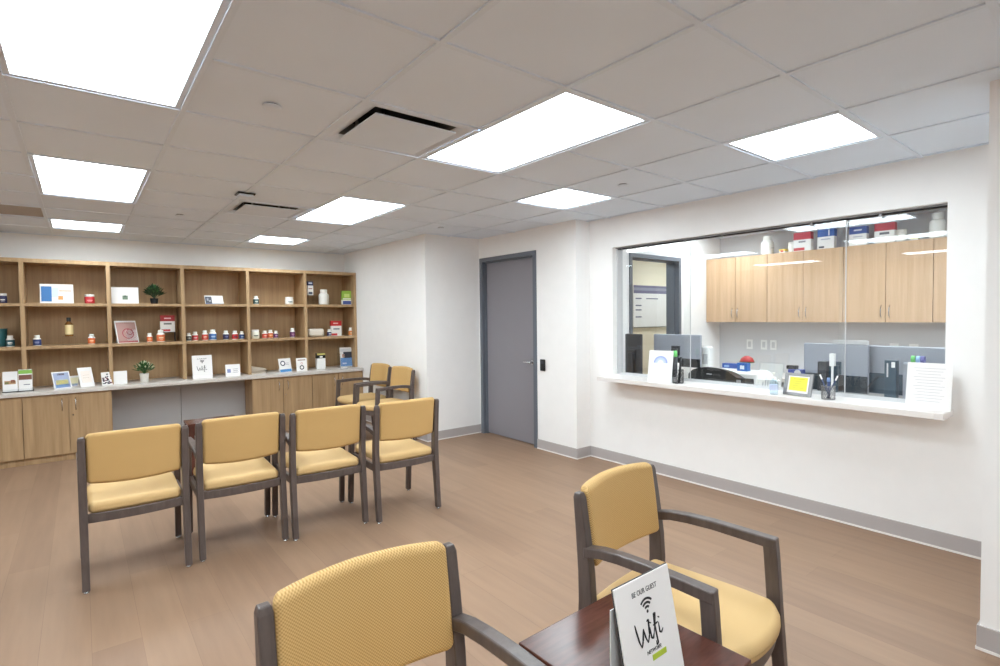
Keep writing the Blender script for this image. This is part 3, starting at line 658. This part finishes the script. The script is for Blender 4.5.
def bottle(x, y, z, w_, h_, body, band, cap, kind, lab, group='supplement bottles on the shelves', rz=0):
    nm = 'lidded_jar' if kind == 'jar' else 'supplement_bottle'
    t = thing(nm, lab, kind, (x, y, z), rz, group); r = w_ / 2
    if kind == 'jar': pb = [(0, 0), (r * .94, 0), (r, .04 * h_), (r, .70 * h_), (r * .9, .76 * h_), (0, .76 * h_)]; pc = [(r * .93, .76 * h_), (r * .95, .98 * h_), (r * .9, h_), (0, h_)]
    else: pb = [(0, 0), (r * .94, 0), (r, .03 * h_), (r, .62 * h_), (r * .9, .70 * h_), (r * .6, .76 * h_), (r * .6, .78 * h_), (0, .78 * h_)]; pc = [(r * .68, .77 * h_), (r * .68, .98 * h_), (r * .62, h_), (0, h_)]
    MB().lathe(pb, col(cap if kind != 'jar' else body), seg=20).build('bottle_body', t, smooth='auto')
    lb_ = MB().lathe([(r * 1.006, .06 * h_), (r * 1.010, .065 * h_), (r * 1.010, .60 * h_), (r * 1.006, .605 * h_)], col(body), seg=20)
    if sum(abs(p - q) for p, q in zip(band, body)) > 60:
        n = 8; zz = (.24 * h_, .40 * h_)
        for z0, z1, wd in ((.30, .40, .55), (.20, .23, .4)):
            P = [(r * 1.02 * math.sin(a), -r * 1.02 * math.cos(a), z * h_) for z in (z0, z1) for a in [-wd + 2 * wd * i / n for i in range(n + 1)]]
            lb_.add(P, [(i, i + 1, i + n + 2, i + n + 1) for i in range(n)], col(band))
    lb_.build('label_band', t, smooth='auto')
    MB().lathe(pc, col(cap), seg=20).build('cap', t, smooth='auto')
    return t
for (x, z, w_, h_, b_, bd, cp, kd, lb) in bot: bottle(x, 7.38 + (.06 if w_ > .12 else 0), z, w_, h_, b_, bd, cp, kd, lb)
def riser(x, y, z, w_, h_, lab, m=None):
    t = thing('display_riser', lab, 'display riser', (x, y, z), group='small risers on the shelves'); r = MB(); mm = m or M['acryl']
    r.box(-w_ / 2, w_ / 2, -.045, .045, h_ - .003, h_, mm); r.box(-w_ / 2, -w_ / 2 + .003, -.045, .045, 0, h_ - .003, mm); r.box(w_ / 2 - .003, w_ / 2, -.045, .045, 0, h_ - .003, mm); r.build('riser_body', t)
riser(-.094, 7.38, ZB, .11, .092, 'clear riser under the tall amber bottle')
riser(2.502, 7.38, ZA, .085, .128, 'clear riser under the navy and white box, rightmost bay')
riser(.822, 7.46, ZB, .15, .11, 'black riser under the red and white box, behind the orange bottles', M['black'])
t = thing('amber_bottle', 'tall amber bottle with black cap and cream label, raised on a clear riser', 'bottle', (-.094, 7.38, ZB + .0925)); r = .035
MB().lathe([(0, 0), (r, 0), (r, .13), (r * .45, .158), (r * .45, .165), (0, .165)], col((120, 78, 36), .2), seg=20).build('bottle_body', t, smooth='auto')
MB().lathe([(r * 1.01, .02), (r * 1.015, .022), (r * 1.015, .12), (r * 1.01, .122)], col((226, 204, 150)), seg=20).build('label_band', t, smooth='auto'); MB().lathe([(r * .55, .16), (r * .55, .202), (0, .202)], M['black'], seg=16).build('cap', t, smooth='auto')
def carton(name, lab, loc, w_, d_, h_, top, ptop=.3, rz=0, bars=(), body=(240, 238, 234), group=None):
    t = thing(name, lab, 'box', loc, rz, group); m = MB(); zt = h_ * (1 - ptop); m.box(-w_ / 2, w_ / 2, -d_ / 2, d_ / 2, 0, zt, col(body)); m.build('box_body', t)
    m = MB(); m.box(-w_ / 2, w_ / 2, -d_ / 2, d_ / 2, zt, h_, col(top)); m.build('box_top', t)
    if bars:
        m = MB()
        for (bx, bz, bw_, bh, c) in bars: m.box(bx - bw_ / 2, bx + bw_ / 2, -d_ / 2 - .0008, -d_ / 2, bz - bh / 2, bz + bh / 2, col(c))
        m.build('printing', t)
    return t
carton('medicine_box', 'narrow navy and white box raised on a clear riser, top row', (2.502, 7.38, ZA + .1285), .075, .05, .19, (40, 50, 90), .3, bars=[(0, .165, .05, .02, (220, 224, 236)), (0, .03, .05, .03, (60, 66, 90)), (0, .09, .05, .01, (170, 60, 60))])
carton('medicine_box', 'green and white box in the top row, rightmost bay', (3.02, 7.38, ZA), .13, .05, .20, (150, 190, 70), .65, bars=[(0, .03, .12, .05, (70, 90, 160)), (0, .13, .08, .05, (200, 222, 130)), (0, .085, .12, .015, (236, 240, 226))])
carton('medicine_box', 'red and white box behind the orange bottles, middle row', (.822, 7.46, ZB + .1105), .148, .05, .20, (178, 44, 48), .35, bars=[(0, .165, .07, .015, (240, 200, 200)), (0, .10, .08, .02, (130, 130, 130)), (-.02, .022, .09, .025, (190, 60, 60))])
carton('medicine_box', 'red and white box in the middle row, rightmost bay', (2.872, 7.42, ZB), .150, .05, .215, (206, 42, 44), .33, bars=[(-.01, .18, .07, .015, (246, 210, 200)), (0, .10, .09, .02, (140, 140, 150)), (-.03, .022, .08, .03, (200, 46, 50))])

# ------------------------------------------------------------------ reception: cabinets, desk and equipment
XC = 6.10
for a, b, lb in ((3.579, 2.835, 'next to the doorway'), (2.835, 2.073, 'second from the doorway'), (2.073, 1.345, 'third from the doorway'), (1.345, .603, 'at the right end')):
    c = thing('wall_cabinet', 'light oak two-door wall cabinet in the reception, ' + lb, 'cabinet', (XC, (a + b) / 2, 1.346), group='oak wall cabinets in the reception')
    hw = (a - b) / 2 - .0008; B(.02, XB - XC - .002, -hw, hw, 0, .766, M['maple']).build('cabinet_body', c)
    for s in (-1, 1):
        q = sorted((s * .0024, s * (hw - .002))); dr = B(0, .019, q[0], q[1], 0, .766, M['maple']).build('door', c); handle(dr, s * .034, .045, .165, 0, 'x', -1)
ZT = 1.346 + .7665
G3 = 'boxes and bottles on the reception cabinets'
def cart2(lab, y, w_, h_, top, x=6.16, ptop=.38, bars=(), rz=-PI / 2): return carton('medicine_box', lab, (x, y, ZT), w_, .07, h_, top, ptop, rz, bars, group=G3)
bottle(6.2, 2.88, ZT, .135, .215, WH, (214, 214, 210), WH, 'bottle', 'big white bottle on the wall cabinets, left end', G3)
cart2('tiny yellow box beside a small white bottle on the wall cabinets', 2.686, .065, .042, (236, 206, 60), ptop=.5, bars=[(.0, .02, .03, .02, (190, 60, 60))], )
bottle(6.2, 2.612, ZT, .08, .115, WH, (60, 120, 84), WH, 'jar', 'small white jar with green band, left of the first red box', G3)
cart2('red and white box on the wall cabinets, the left one', 2.478, .175, .20, (200, 66, 80), bars=[(0, .1, .07, .018, (150, 150, 155)), (-.03, .022, .11, .03, (196, 66, 72))])
cart2('blue and white box on the wall cabinets, between red box and glass edge', 2.247, .158, .205, (62, 104, 178), bars=[(.03, .165, .012, .06, (236, 238, 244)), (-.04, .02, .05, .02, (90, 90, 100)), (0, .1, .09, .012, (180, 186, 196))])
cart2('blue and white box on the wall cabinets, left of the second red box', 1.956, .150, .19, (66, 92, 160), bars=[(0, .155, .07, .015, (226, 230, 240)), (0, .09, .08, .01, (190, 190, 200))])
cart2('red and white box on the wall cabinets, the right one', 1.732, .165, .195, (190, 60, 72), bars=[(0, .095, .08, .022, (110, 110, 116))])
bottle(6.2, 1.611, ZT, .078, .12, WH, (60, 120, 84), WH, 'jar', 'small white jar with green band, right of the second red box', G3)
cart2('tiny pale yellow box on the wall cabinets near the big right bottle', 1.50, .06, .03, (230, 220, 120), ptop=.5)
t = bottle(6.2, 1.341, ZT, .125, .235, WH, (222, 222, 220), WH, 'bottle', 'big white bottle on the wall cabinets, right end', G3)

bcn = thing('back_counter', 'white lower counter along the back wall of the reception', 'counter', (6.13, 2.08, 0)); B(-.28, .285, -1.475, 1.495, .71, .75, M['sill']).build('worktop', bcn); B(-.26, .285, -1.475, 1.495, 0, .7095, M['panel']).build('counter_base', bcn)
dk = thing('reception_desk', 'white reception desk behind the glass', 'desk', (4.67, 2.07, 0)); B(-.43, .43, -1.44, 1.47, .71, .74, M['sill']).build('desktop', dk)
for s in (-1.40, .0, 1.43): B(-.40, .40, s - .015, s + .015, 0, .7095, M['panel']).build('desk_leg', dk)
for (y0, nm, lb) in ((3.189, 'light_switch', 'white wall switch plate in the reception, narrow one'), (3.016, 'wall_socket', 'white double socket plate in the reception, left one'), (2.905, 'wall_socket', 'white double socket plate in the reception, right one'), (1.72, 'wall_socket', 'white socket plate above the monitors, left one'), (1.56, 'wall_socket', 'white socket plate above the monitors, right one')):
    t = thing(nm, lb, 'wall plate', (XB, y0, 1.07), group='white wall plates in the reception'); B(-.006, 0, -.037, .037, -.058, .058, M['white']).build('cover_plate', t, bevel=.002); B(-.009, -.006, -.017, .017, -.034, .034, M['silver2']).build('insert', t)

DZT = .7405
def monitor(lab, x, y, w_, z0, z1, back, chin=None, rz=0, chinh=.0, arm=False, neck=True, stand=None):
    t = thing('monitor', lab, 'monitor', (x, y, DZT), rz); a, b = z0 - DZT, z1 - DZT; hw = w_ / 2
    m = MB().rbox(.03, w_, b - a, .010, back, n=3, cuts=3, c=(0, 0, (a + b) / 2)); m.build('housing', t, smooth=True)
    B(.0155, .018, -hw + .01, hw - .01, a + .012, b - .012, M['black']).build('screen', t)
    if chin: B(-.017, -.0152, -hw + .004, hw - .004, a + .004, a + chinh, chin).build('lower_panel', t)
    st = MB(); st.box(-.055, -.03, -.035, .035, .012, (a + b) / 2 + .02, stand or M['dark']); st.box(-.03, -.0155, -.05, .05, (a + b) / 2 - .05, (a + b) / 2 + .05, stand or M['dark']); st.build('stand', t, bevel=.003)
    MB().rbox(.18, .22, .012, .005, stand or M['dark'], n=2, cuts=2, c=(-.03, 0, .0062)).build('stand_base', t, smooth=True)
    return t
monitor('wide monitor back with black lower band, behind the white rainbow sign', 4.9, 3.205, .56, .90, 1.235, M['silver'], M['black'], chinh=.09)
monitor('dark monitor beside the left edge of the reception window', 4.46, 3.42, .24, .83, 1.25, M['dark'], rz=-.2)
mA = monitor('silver monitor back, left one of the right-hand pair', 4.7, 1.647, .46, .82, 1.20, M['silver'], col((34, 46, 56)), chinh=.135, stand=M['teal'])
B(-.02, .02, -.225, .005, 1.2005 - DZT, 1.228 - DZT, M['silver2']).build('light_bar', mA)
mB = monitor('silver monitor back, right one of the right-hand pair', 4.8, 1.165, .58, .82, 1.19, M['silver'], M['teal'], chinh=.16, stand=M['teal'])
t = thing('mini_computer', 'dark teal upright mini computer in front of the right monitors', 'computer', (4.56, 1.235, DZT)); B(-.03, .03, -.036, .036, 0, .36, M['teal']).build('case', t, bevel=.003); B(-.0308, -.0302, .012, .022, .24, .34, M['silver2']).build('brand_strip', t); B(-.0308, -.0302, -.028, -.006, .31, .35, M['white']).build('sticker', t)
m = MB(); m.tube([(0, .037, .24), (.0, .08, .235), (.03, .14, .17), (.05, .18, .12)], .003, M['black'], 6); m.build('cable', t, smooth=True)
t = thing('small_monitor', 'small grey display beside the dark teal mini computer', 'monitor', (4.60, 1.045, DZT)); B(-.02, .02, -.13, .13, .07, .345, M['silver']).build('housing', t, bevel=.004); B(-.022, -.0202, -.13, -.02, .335, .352, M['black']).build('hinge', t); B(-.02, .02, -.05, .05, 0, .0695, M['dark']).build('stand', t)
for dy, c_, lb in ((.028, (90, 190, 90), 'green tape roll on top of the small grey display'), (.0, (150, 190, 226), 'pale blue tape roll between the green and violet ones'), (-.026, (92, 92, 160), 'violet tape roll on top of the small grey display')):
    t = thing('tape_roll', lb, 'tape roll', (4.60, 1.09 + dy, DZT + .3455), group='coloured tape rolls on the small display'); T = Matrix.Translation((0, 0, .026)) @ Matrix.Rotation(PI / 2, 4, 'X')
    MB().lathe([(.012, -.011), (.025, -.011), (.025, .011), (.012, .011), (.012, -.011)], col(c_), T=T).build('roll', t, smooth='auto')
t = thing('desk_organizer', 'dark upright desk file stand left of the sliding glass edge', 'file stand', (4.50, 1.66, DZT)); B(-.03, .03, -.03, .03, 0, .33, M['dark']).build('stand_body', t, bevel=.003)
t = thing('power_adapter', 'small white box clipped beside the dark file stand', 'adapter', (4.48, 1.589, DZT)); B(-.018, .018, -.017, .017, .3, .395, M['white']).build('adapter_body', t, bevel=.003); B(-.008, .008, -.006, .006, 0, .3, M['white']).build('adapter_post', t)
t = thing('keyboard', 'white keyboard on the desk below the right monitors', 'keyboard', (4.45, 1.15, DZT)); B(-.06, .06, -.2, .2, 0, .014, M['white']).build('keyboard_body', t, bevel=.002); kb = MB()
for i in range(4):
    for j in range(12): kb.box(-.05 + .026 * i, -.03 + .026 * i, -.19 + .032 * j, -.163 + .032 * j, .0145, .018, M['silver2'])
kb.build('keys', t)
t = thing('white_printer', 'low white printer on the desk behind the black desk phone', 'printer', (4.86, 2.47, DZT)); MB().rbox(.34, .42, .17, .015, M['white'], n=3, cuts=3, c=(0, 0, .085)).build('printer_body', t, smooth=True); B(-.172, -.1705, -.15, .15, .05, .075, M['dark']).build('paper_slot', t)
G4 = 'small boxes on the white printer'
z_ = DZT + .1705
carton('tissue_box', 'long blue box on the white printer', (4.94, 2.61, z_), .19, .08, .055, (44, 84, 160), .8, -PI / 2, bars=[(-.05, .03, .05, .02, (150, 180, 220))], group=G4)
carton('tissue_box', 'square blue box on the white printer beside the red-topped jar', (4.80, 2.44, z_), .095, .06, .08, (30, 100, 180), .92, -PI / 2, bars=[(0, .04, .04, .035, (236, 240, 244))], group=G4)
t = thing('candy_jar', 'jar with red and dark green top on the white printer', 'jar', (4.93, 2.475, z_)); MB().lathe([(0, 0), (.035, 0), (.04, .05), (.03, .075), (0, .075)], col((206, 210, 180)), seg=16).build('jar_body', t, smooth='auto'); MB().lathe([(.062, .075), (.064, .085), (.05, .115), (.02, .135), (0, .138)], col((176, 48, 52)), seg=16).build('lid', t, smooth='auto'); MB().lathe([(.03, .070), (.066, .074), (.066, .084), (.03, .0845)], col((60, 84, 60)), seg=16).build('rim', t, smooth='auto')
t = thing('speaker_tower', 'tall white plastic dispenser right of the wide monitor', 'dispenser', (5.0, 2.92, DZT)); MB().rbox(.09, .095, .375, .02, M['white'], n=3, cuts=2, c=(0, 0, .188)).build('dispenser_body', t, smooth=True); B(-.0465, -.0455, -.03, .03, .2, .3, M['silver2']).build('front_panel', t)
# black phone / document scanner with curved lid
t = thing('desk_phone', 'black desk scanner with curved lid just behind the glass', 'scanner', (4.47, 2.50, DZT))
m = MB(); secs = []
for i in range(15):
    y = -.27 + .54 * i / 14; u = (y + .02) / .25; zt = .155 + .075 * max(0, 1 - ((y - .05) / .22) ** 2) ** .6 if abs(y - .05) < .22 else .155
    secs.append([(-.07, y, 0.0), (.11, y, 0.0), (.09, y, zt * .9), (-.05, y, zt)])
m.loft(secs, M['black']); m.build('scanner_body', t, smooth='auto'); B(-.072, -.0705, -.24, -.2, .02, .14, M['chrome']).build('metal_strip', t); B(-.0662, -.0645, .03, .08, .165, .173, M['silver2']).build('nameplate', t)
# papers in an acrylic stand
t = thing('acrylic_paper_stand', 'clear acrylic stand holding white papers behind the glass', 'paper stand', (4.40, 2.035, DZT)); m = MB(); TT = Matrix.Rotation(.22, 4, 'Y')
m.box(-.004, 0, -.1, .1, 0.002, .31, M['acryl'], TT); m.box(-.06, .09, -.1, .1, 0, .0018, M['acryl']); m.build('acrylic_shell', t)
t = thing('paper_stack', 'white papers standing in the acrylic stand', 'papers', (4.402, 2.035, DZT)); m = MB(); m.box(.0005, .006, -.09, .09, .003, .30, M['paper'], TT)
for i in range(7): m.box(-.0001, .0004, -.07 + .02 * i, -.062 + .02 * i, .04, .14 + .02 * (i % 3), col((150, 150, 155)), TT)
m.build('sheets', t)
t = thing('tape_dispenser', 'blue and black tape dispenser near the acrylic paper stand', 'tape dispenser', (4.55, 1.88, DZT)); B(-.04, .04, -.055, .055, 0, .2, M['silver2']).build('stand_body', t, bevel=.003); B(-.042, .042, -.055, .045, .201, .25, col((60, 74, 150))).build('blue_body', t, bevel=.004); B(-.03, .03, -.01, .065, .2505, .28, M['black']).build('black_top', t, bevel=.006); MB().lathe([(.012, -.02), (.024, -.02), (.024, .02), (.012, .02)], M['silver2'], T=Matrix.Translation((-.03, -.03, .226)) @ Matrix.Rotation(PI / 2, 4, 'Y')).build('tape_core', t, smooth='auto')
# office chair
t = thing('office_chair', 'black office chair seen through the doorway beyond the reception window', 'chair', (5.27, 4.02, 0), PI - .15)
MB().rbox(.05, .42, .48, .022, M['dark'], lambda P: Vector((P.x + .12 * (P.y / .21) ** 2 * .3, P.y * (1 - .25 * max(0, P.z) / .24), P.z)), c=(.19, .0, .80)).build('backrest', t, smooth=True)
MB().rbox(.05, .24, .12, .022, M['dark'], c=(.19, 0, 1.12)).build('headrest', t, smooth=True); B(.2, .22, -.02, .02, .45, 1.08, M['black']).build('back_post', t)
MB().rbox(.44, .46, .08, .03, M['dark'], c=(-.03, 0, .47)).build('seat', t, smooth=True); MB().lathe([(.03, .06), (.03, .43)], M['chrome'], c=(-.02, 0, 0)).build('gas_lift', t, smooth='auto')
for i in range(5):
    a = 2 * PI * i / 5; m = MB(); m.tube([(-.02, 0, .09), (-.02 + .26 * math.cos(a), .26 * math.sin(a), .065)], [.02, .013], M['black'], 6); lg = m.build('leg', t); MB().lathe([(0, -.012), (.026, -.012), (.026, .012), (0, .012)], M['black'], seg=14, T=Matrix.Translation((-.02 + .27 * math.cos(a), .27 * math.sin(a), .0265)) @ Matrix.Rotation(PI / 2, 4, 'X')).build('caster', lg)

# ------------------------------------------------------------------ things on the transaction counter (facing -x)
SZ = .8605; R90 = -PI / 2
def fs(name, lab, cat, x, y, w_, h_, lean, patches=(), rz=0, **k): return sheet(name, lab, cat, (x, y, SZ), w_, h_, lean, R90 + rz, patches=patches, **k)
t, T = fs('rainbow_sign', 'white sign with pale blue rainbow arches at the left of the reception counter', 'sign', 3.95, 2.76, .215, .275, 12, rz=.25)
for ro, ri, c_ in ((.062, .05, (150, 166, 222)), (.05, .04, (176, 190, 232)), (.04, .026, (190, 202, 236))): ring(t, 0, .165, ro, ri, col(c_), 12, 'rainbow_arch', 0, 180)
fs('notice_sheet', 'large blank-looking white notice sheet at the right end of the reception counter', 'sign', 3.955, .892, .216, .283, 12, patches=[(-.0, .25 - .018 * i, .15 - .02 * (i % 3), .0018, (176, 174, 178)) for i in range(12)], rz=.05)
t = thing('photo_frame', 'pewter framed sign with yellow note on the reception counter', 'picture frame', (3.975, 1.64, SZ), R90 - .12); T = Matrix.Rotation(-math.radians(14), 4, 'X'); m = MB(); a, b, e = .1, .162, .026
m.box(-a, -a + e, 0, .012, 0, b, M['alu'], T); m.box(a - e, a, 0, .012, 0, b, M['alu'], T); m.box(-a + e, a - e, 0, .012, 0, e * .8, M['alu'], T); m.box(-a + e, a - e, 0, .012, b - e * .8, b, M['alu'], T); m.build('frame', t, bevel=.003)
m = MB(); m.box(-a + e, a - e, .004, .009, e * .8, b - e * .8, M['paper'], T); m.box(-a + e + .012, a - e - .010, .0034, .004, e * .8 + .015, b - e * .8 - .008, col((238, 228, 70)), T)
for i in range(5): m.box(-.035, .045 - .02 * (i % 2), .0030, .0034, .118 - .016 * i, .121 - .016 * i, col((190, 176, 60)), T)
m.build('note', t); m = MB(); m.loft([[(-.02, .035, .11), (.02, .035, .11), (.02, .038, .11), (-.02, .038, .11)], [(-.02, .085, 0), (.02, .085, 0), (.02, .088, 0), (-.02, .088, 0)]], M['black']); m.build('easel_back', t)
def mesh_cup(lab, x, y, r, h_, m_, loc_z=SZ):
    t = thing('pen_cup', lab, 'pen cup', (x, y, loc_z)); m = MB(); n = 20
    m.lathe([(0, 0), (r, 0), (r, .004), (0, .004)], m_, seg=n)
    for i in range(n):
        for s in (-1, 1):
            a = 2 * PI * i / n; pts = [(r * math.cos(a + s * .9 * q), r * math.sin(a + s * .9 * q), .004 + (h_ - .006) * q) for q in (0, .25, .5, .75, 1)]; m.tube(pts, .0011, m_, 4)
    ri = [(r * math.cos(2 * PI * i / n), r * math.sin(2 * PI * i / n), h_) for i in range(n + 1)]; m.tube(ri, .002, m_, 5); m.build('mesh_cup', t)
    return t
def stick(name, lab, cat, x, y, dx, dy, L, r, c1, c2, z0=SZ + .006):
    t = thing(name, lab, cat, (x, y, z0), group='pens and tools in the counter cups'); v = Vector((dx, dy, 1)).normalized()
    MB().tube([v * 0, v * L * .8], r, col(c1), 8).build('barrel', t, smooth=True); MB().tube([v * L * .8, v * L * .82, v * L], [r, r * 1.35, r * 1.2], col(c2), 8).build('tip', t, smooth=True)
mesh_cup('black mesh pen cup right of the white rainbow sign', 3.99, 2.60, .045, .115, M['black'])
stick('marker_pen', 'dark marker with green cap standing in the black mesh cup', 'pen', 4.0, 2.61, .02, .10, .27, .012, (60, 60, 64), (110, 200, 110))
stick('pen', 'black pen leaning in the black mesh cup', 'pen', 3.985, 2.585, -.02, -.08, .22, .008, (30, 30, 32), (40, 40, 44))
stick('pen', 'white pen leaning in the black mesh cup', 'pen', 3.975, 2.60, -.05, -.12, .17, .006, (230, 230, 230), (240, 240, 240))
mesh_cup('silver mesh pen cup beside the framed yellow note', 3.965, 1.43, .040, .09, M['alu'])
stick('pen', 'pen with white top leaning left in the silver mesh cup', 'pen', 3.965, 1.42, 0, .40, .17, .004, (60, 74, 110), (240, 240, 240))
stick('pen', 'pen with white top leaning right in the silver mesh cup', 'pen', 3.965, 1.44, 0, -.42, .17, .004, (60, 74, 110), (240, 240, 240))
stick('pen', 'dark blue marker upright in the silver mesh cup', 'pen', 3.975, 1.43, 0, .02, .14, .009, (50, 66, 110), (120, 150, 200))
t = thing('sanitizer_bottle', 'clear pale blue pump bottle beside the framed yellow note', 'bottle', (3.93, 1.775, SZ)); MB().lathe([(0, 0), (.027, 0), (.028, .09), (.012, .11), (0, .11)], glass('sanitizer', (.86, .94, .98), 1.3), seg=18).build('bottle_body', t, smooth='auto'); MB().lathe([(.012, .11), (.012, .125), (.004, .126), (.004, .15), (0, .15)], M['white'], seg=12).build('pump', t, smooth='auto'); m = MB(); m.box(-.03, .006, -.008, .008, .15, .158, M['white']); m.build('pump_nozzle', t); MB().lathe([(.0285, .03), (.0288, .032), (.0288, .07), (.0285, .072)], col((190, 200, 226)), seg=18).build('label_band', t)
# whiteboard in the office behind
t = thing('whiteboard', 'whiteboard with grey header band in the office behind the doorway', 'whiteboard', (7.40, 5.199, 1.25)); B(-.65, .65, -.02, 0, 0, .655, M['paper']).build('board', t); m = MB(); m.box(-.65, .65, -.021, -.0201, .53, .655, pmat('header_violet', (116, 112, 140), .5)); m.box(-.65, .65, -.022, -.0211, .575, .62, pmat('header_grey', (150, 150, 166), .5)); m.build('header_band', t)
m = MB()
for i, zz in enumerate((.44, .33, .26, .15)): m.box(-.60, -.45, -.0212, -.0201, zz, zz + .018, col((90, 92, 120)))
m.box(-.33, -.02, -.0212, -.0201, .44, .455, col((90, 92, 120))); m.build('writing', t); B(-.65, .65, -.05, -.0225, -.01, .0, M['alu']).build('pen_tray', t)
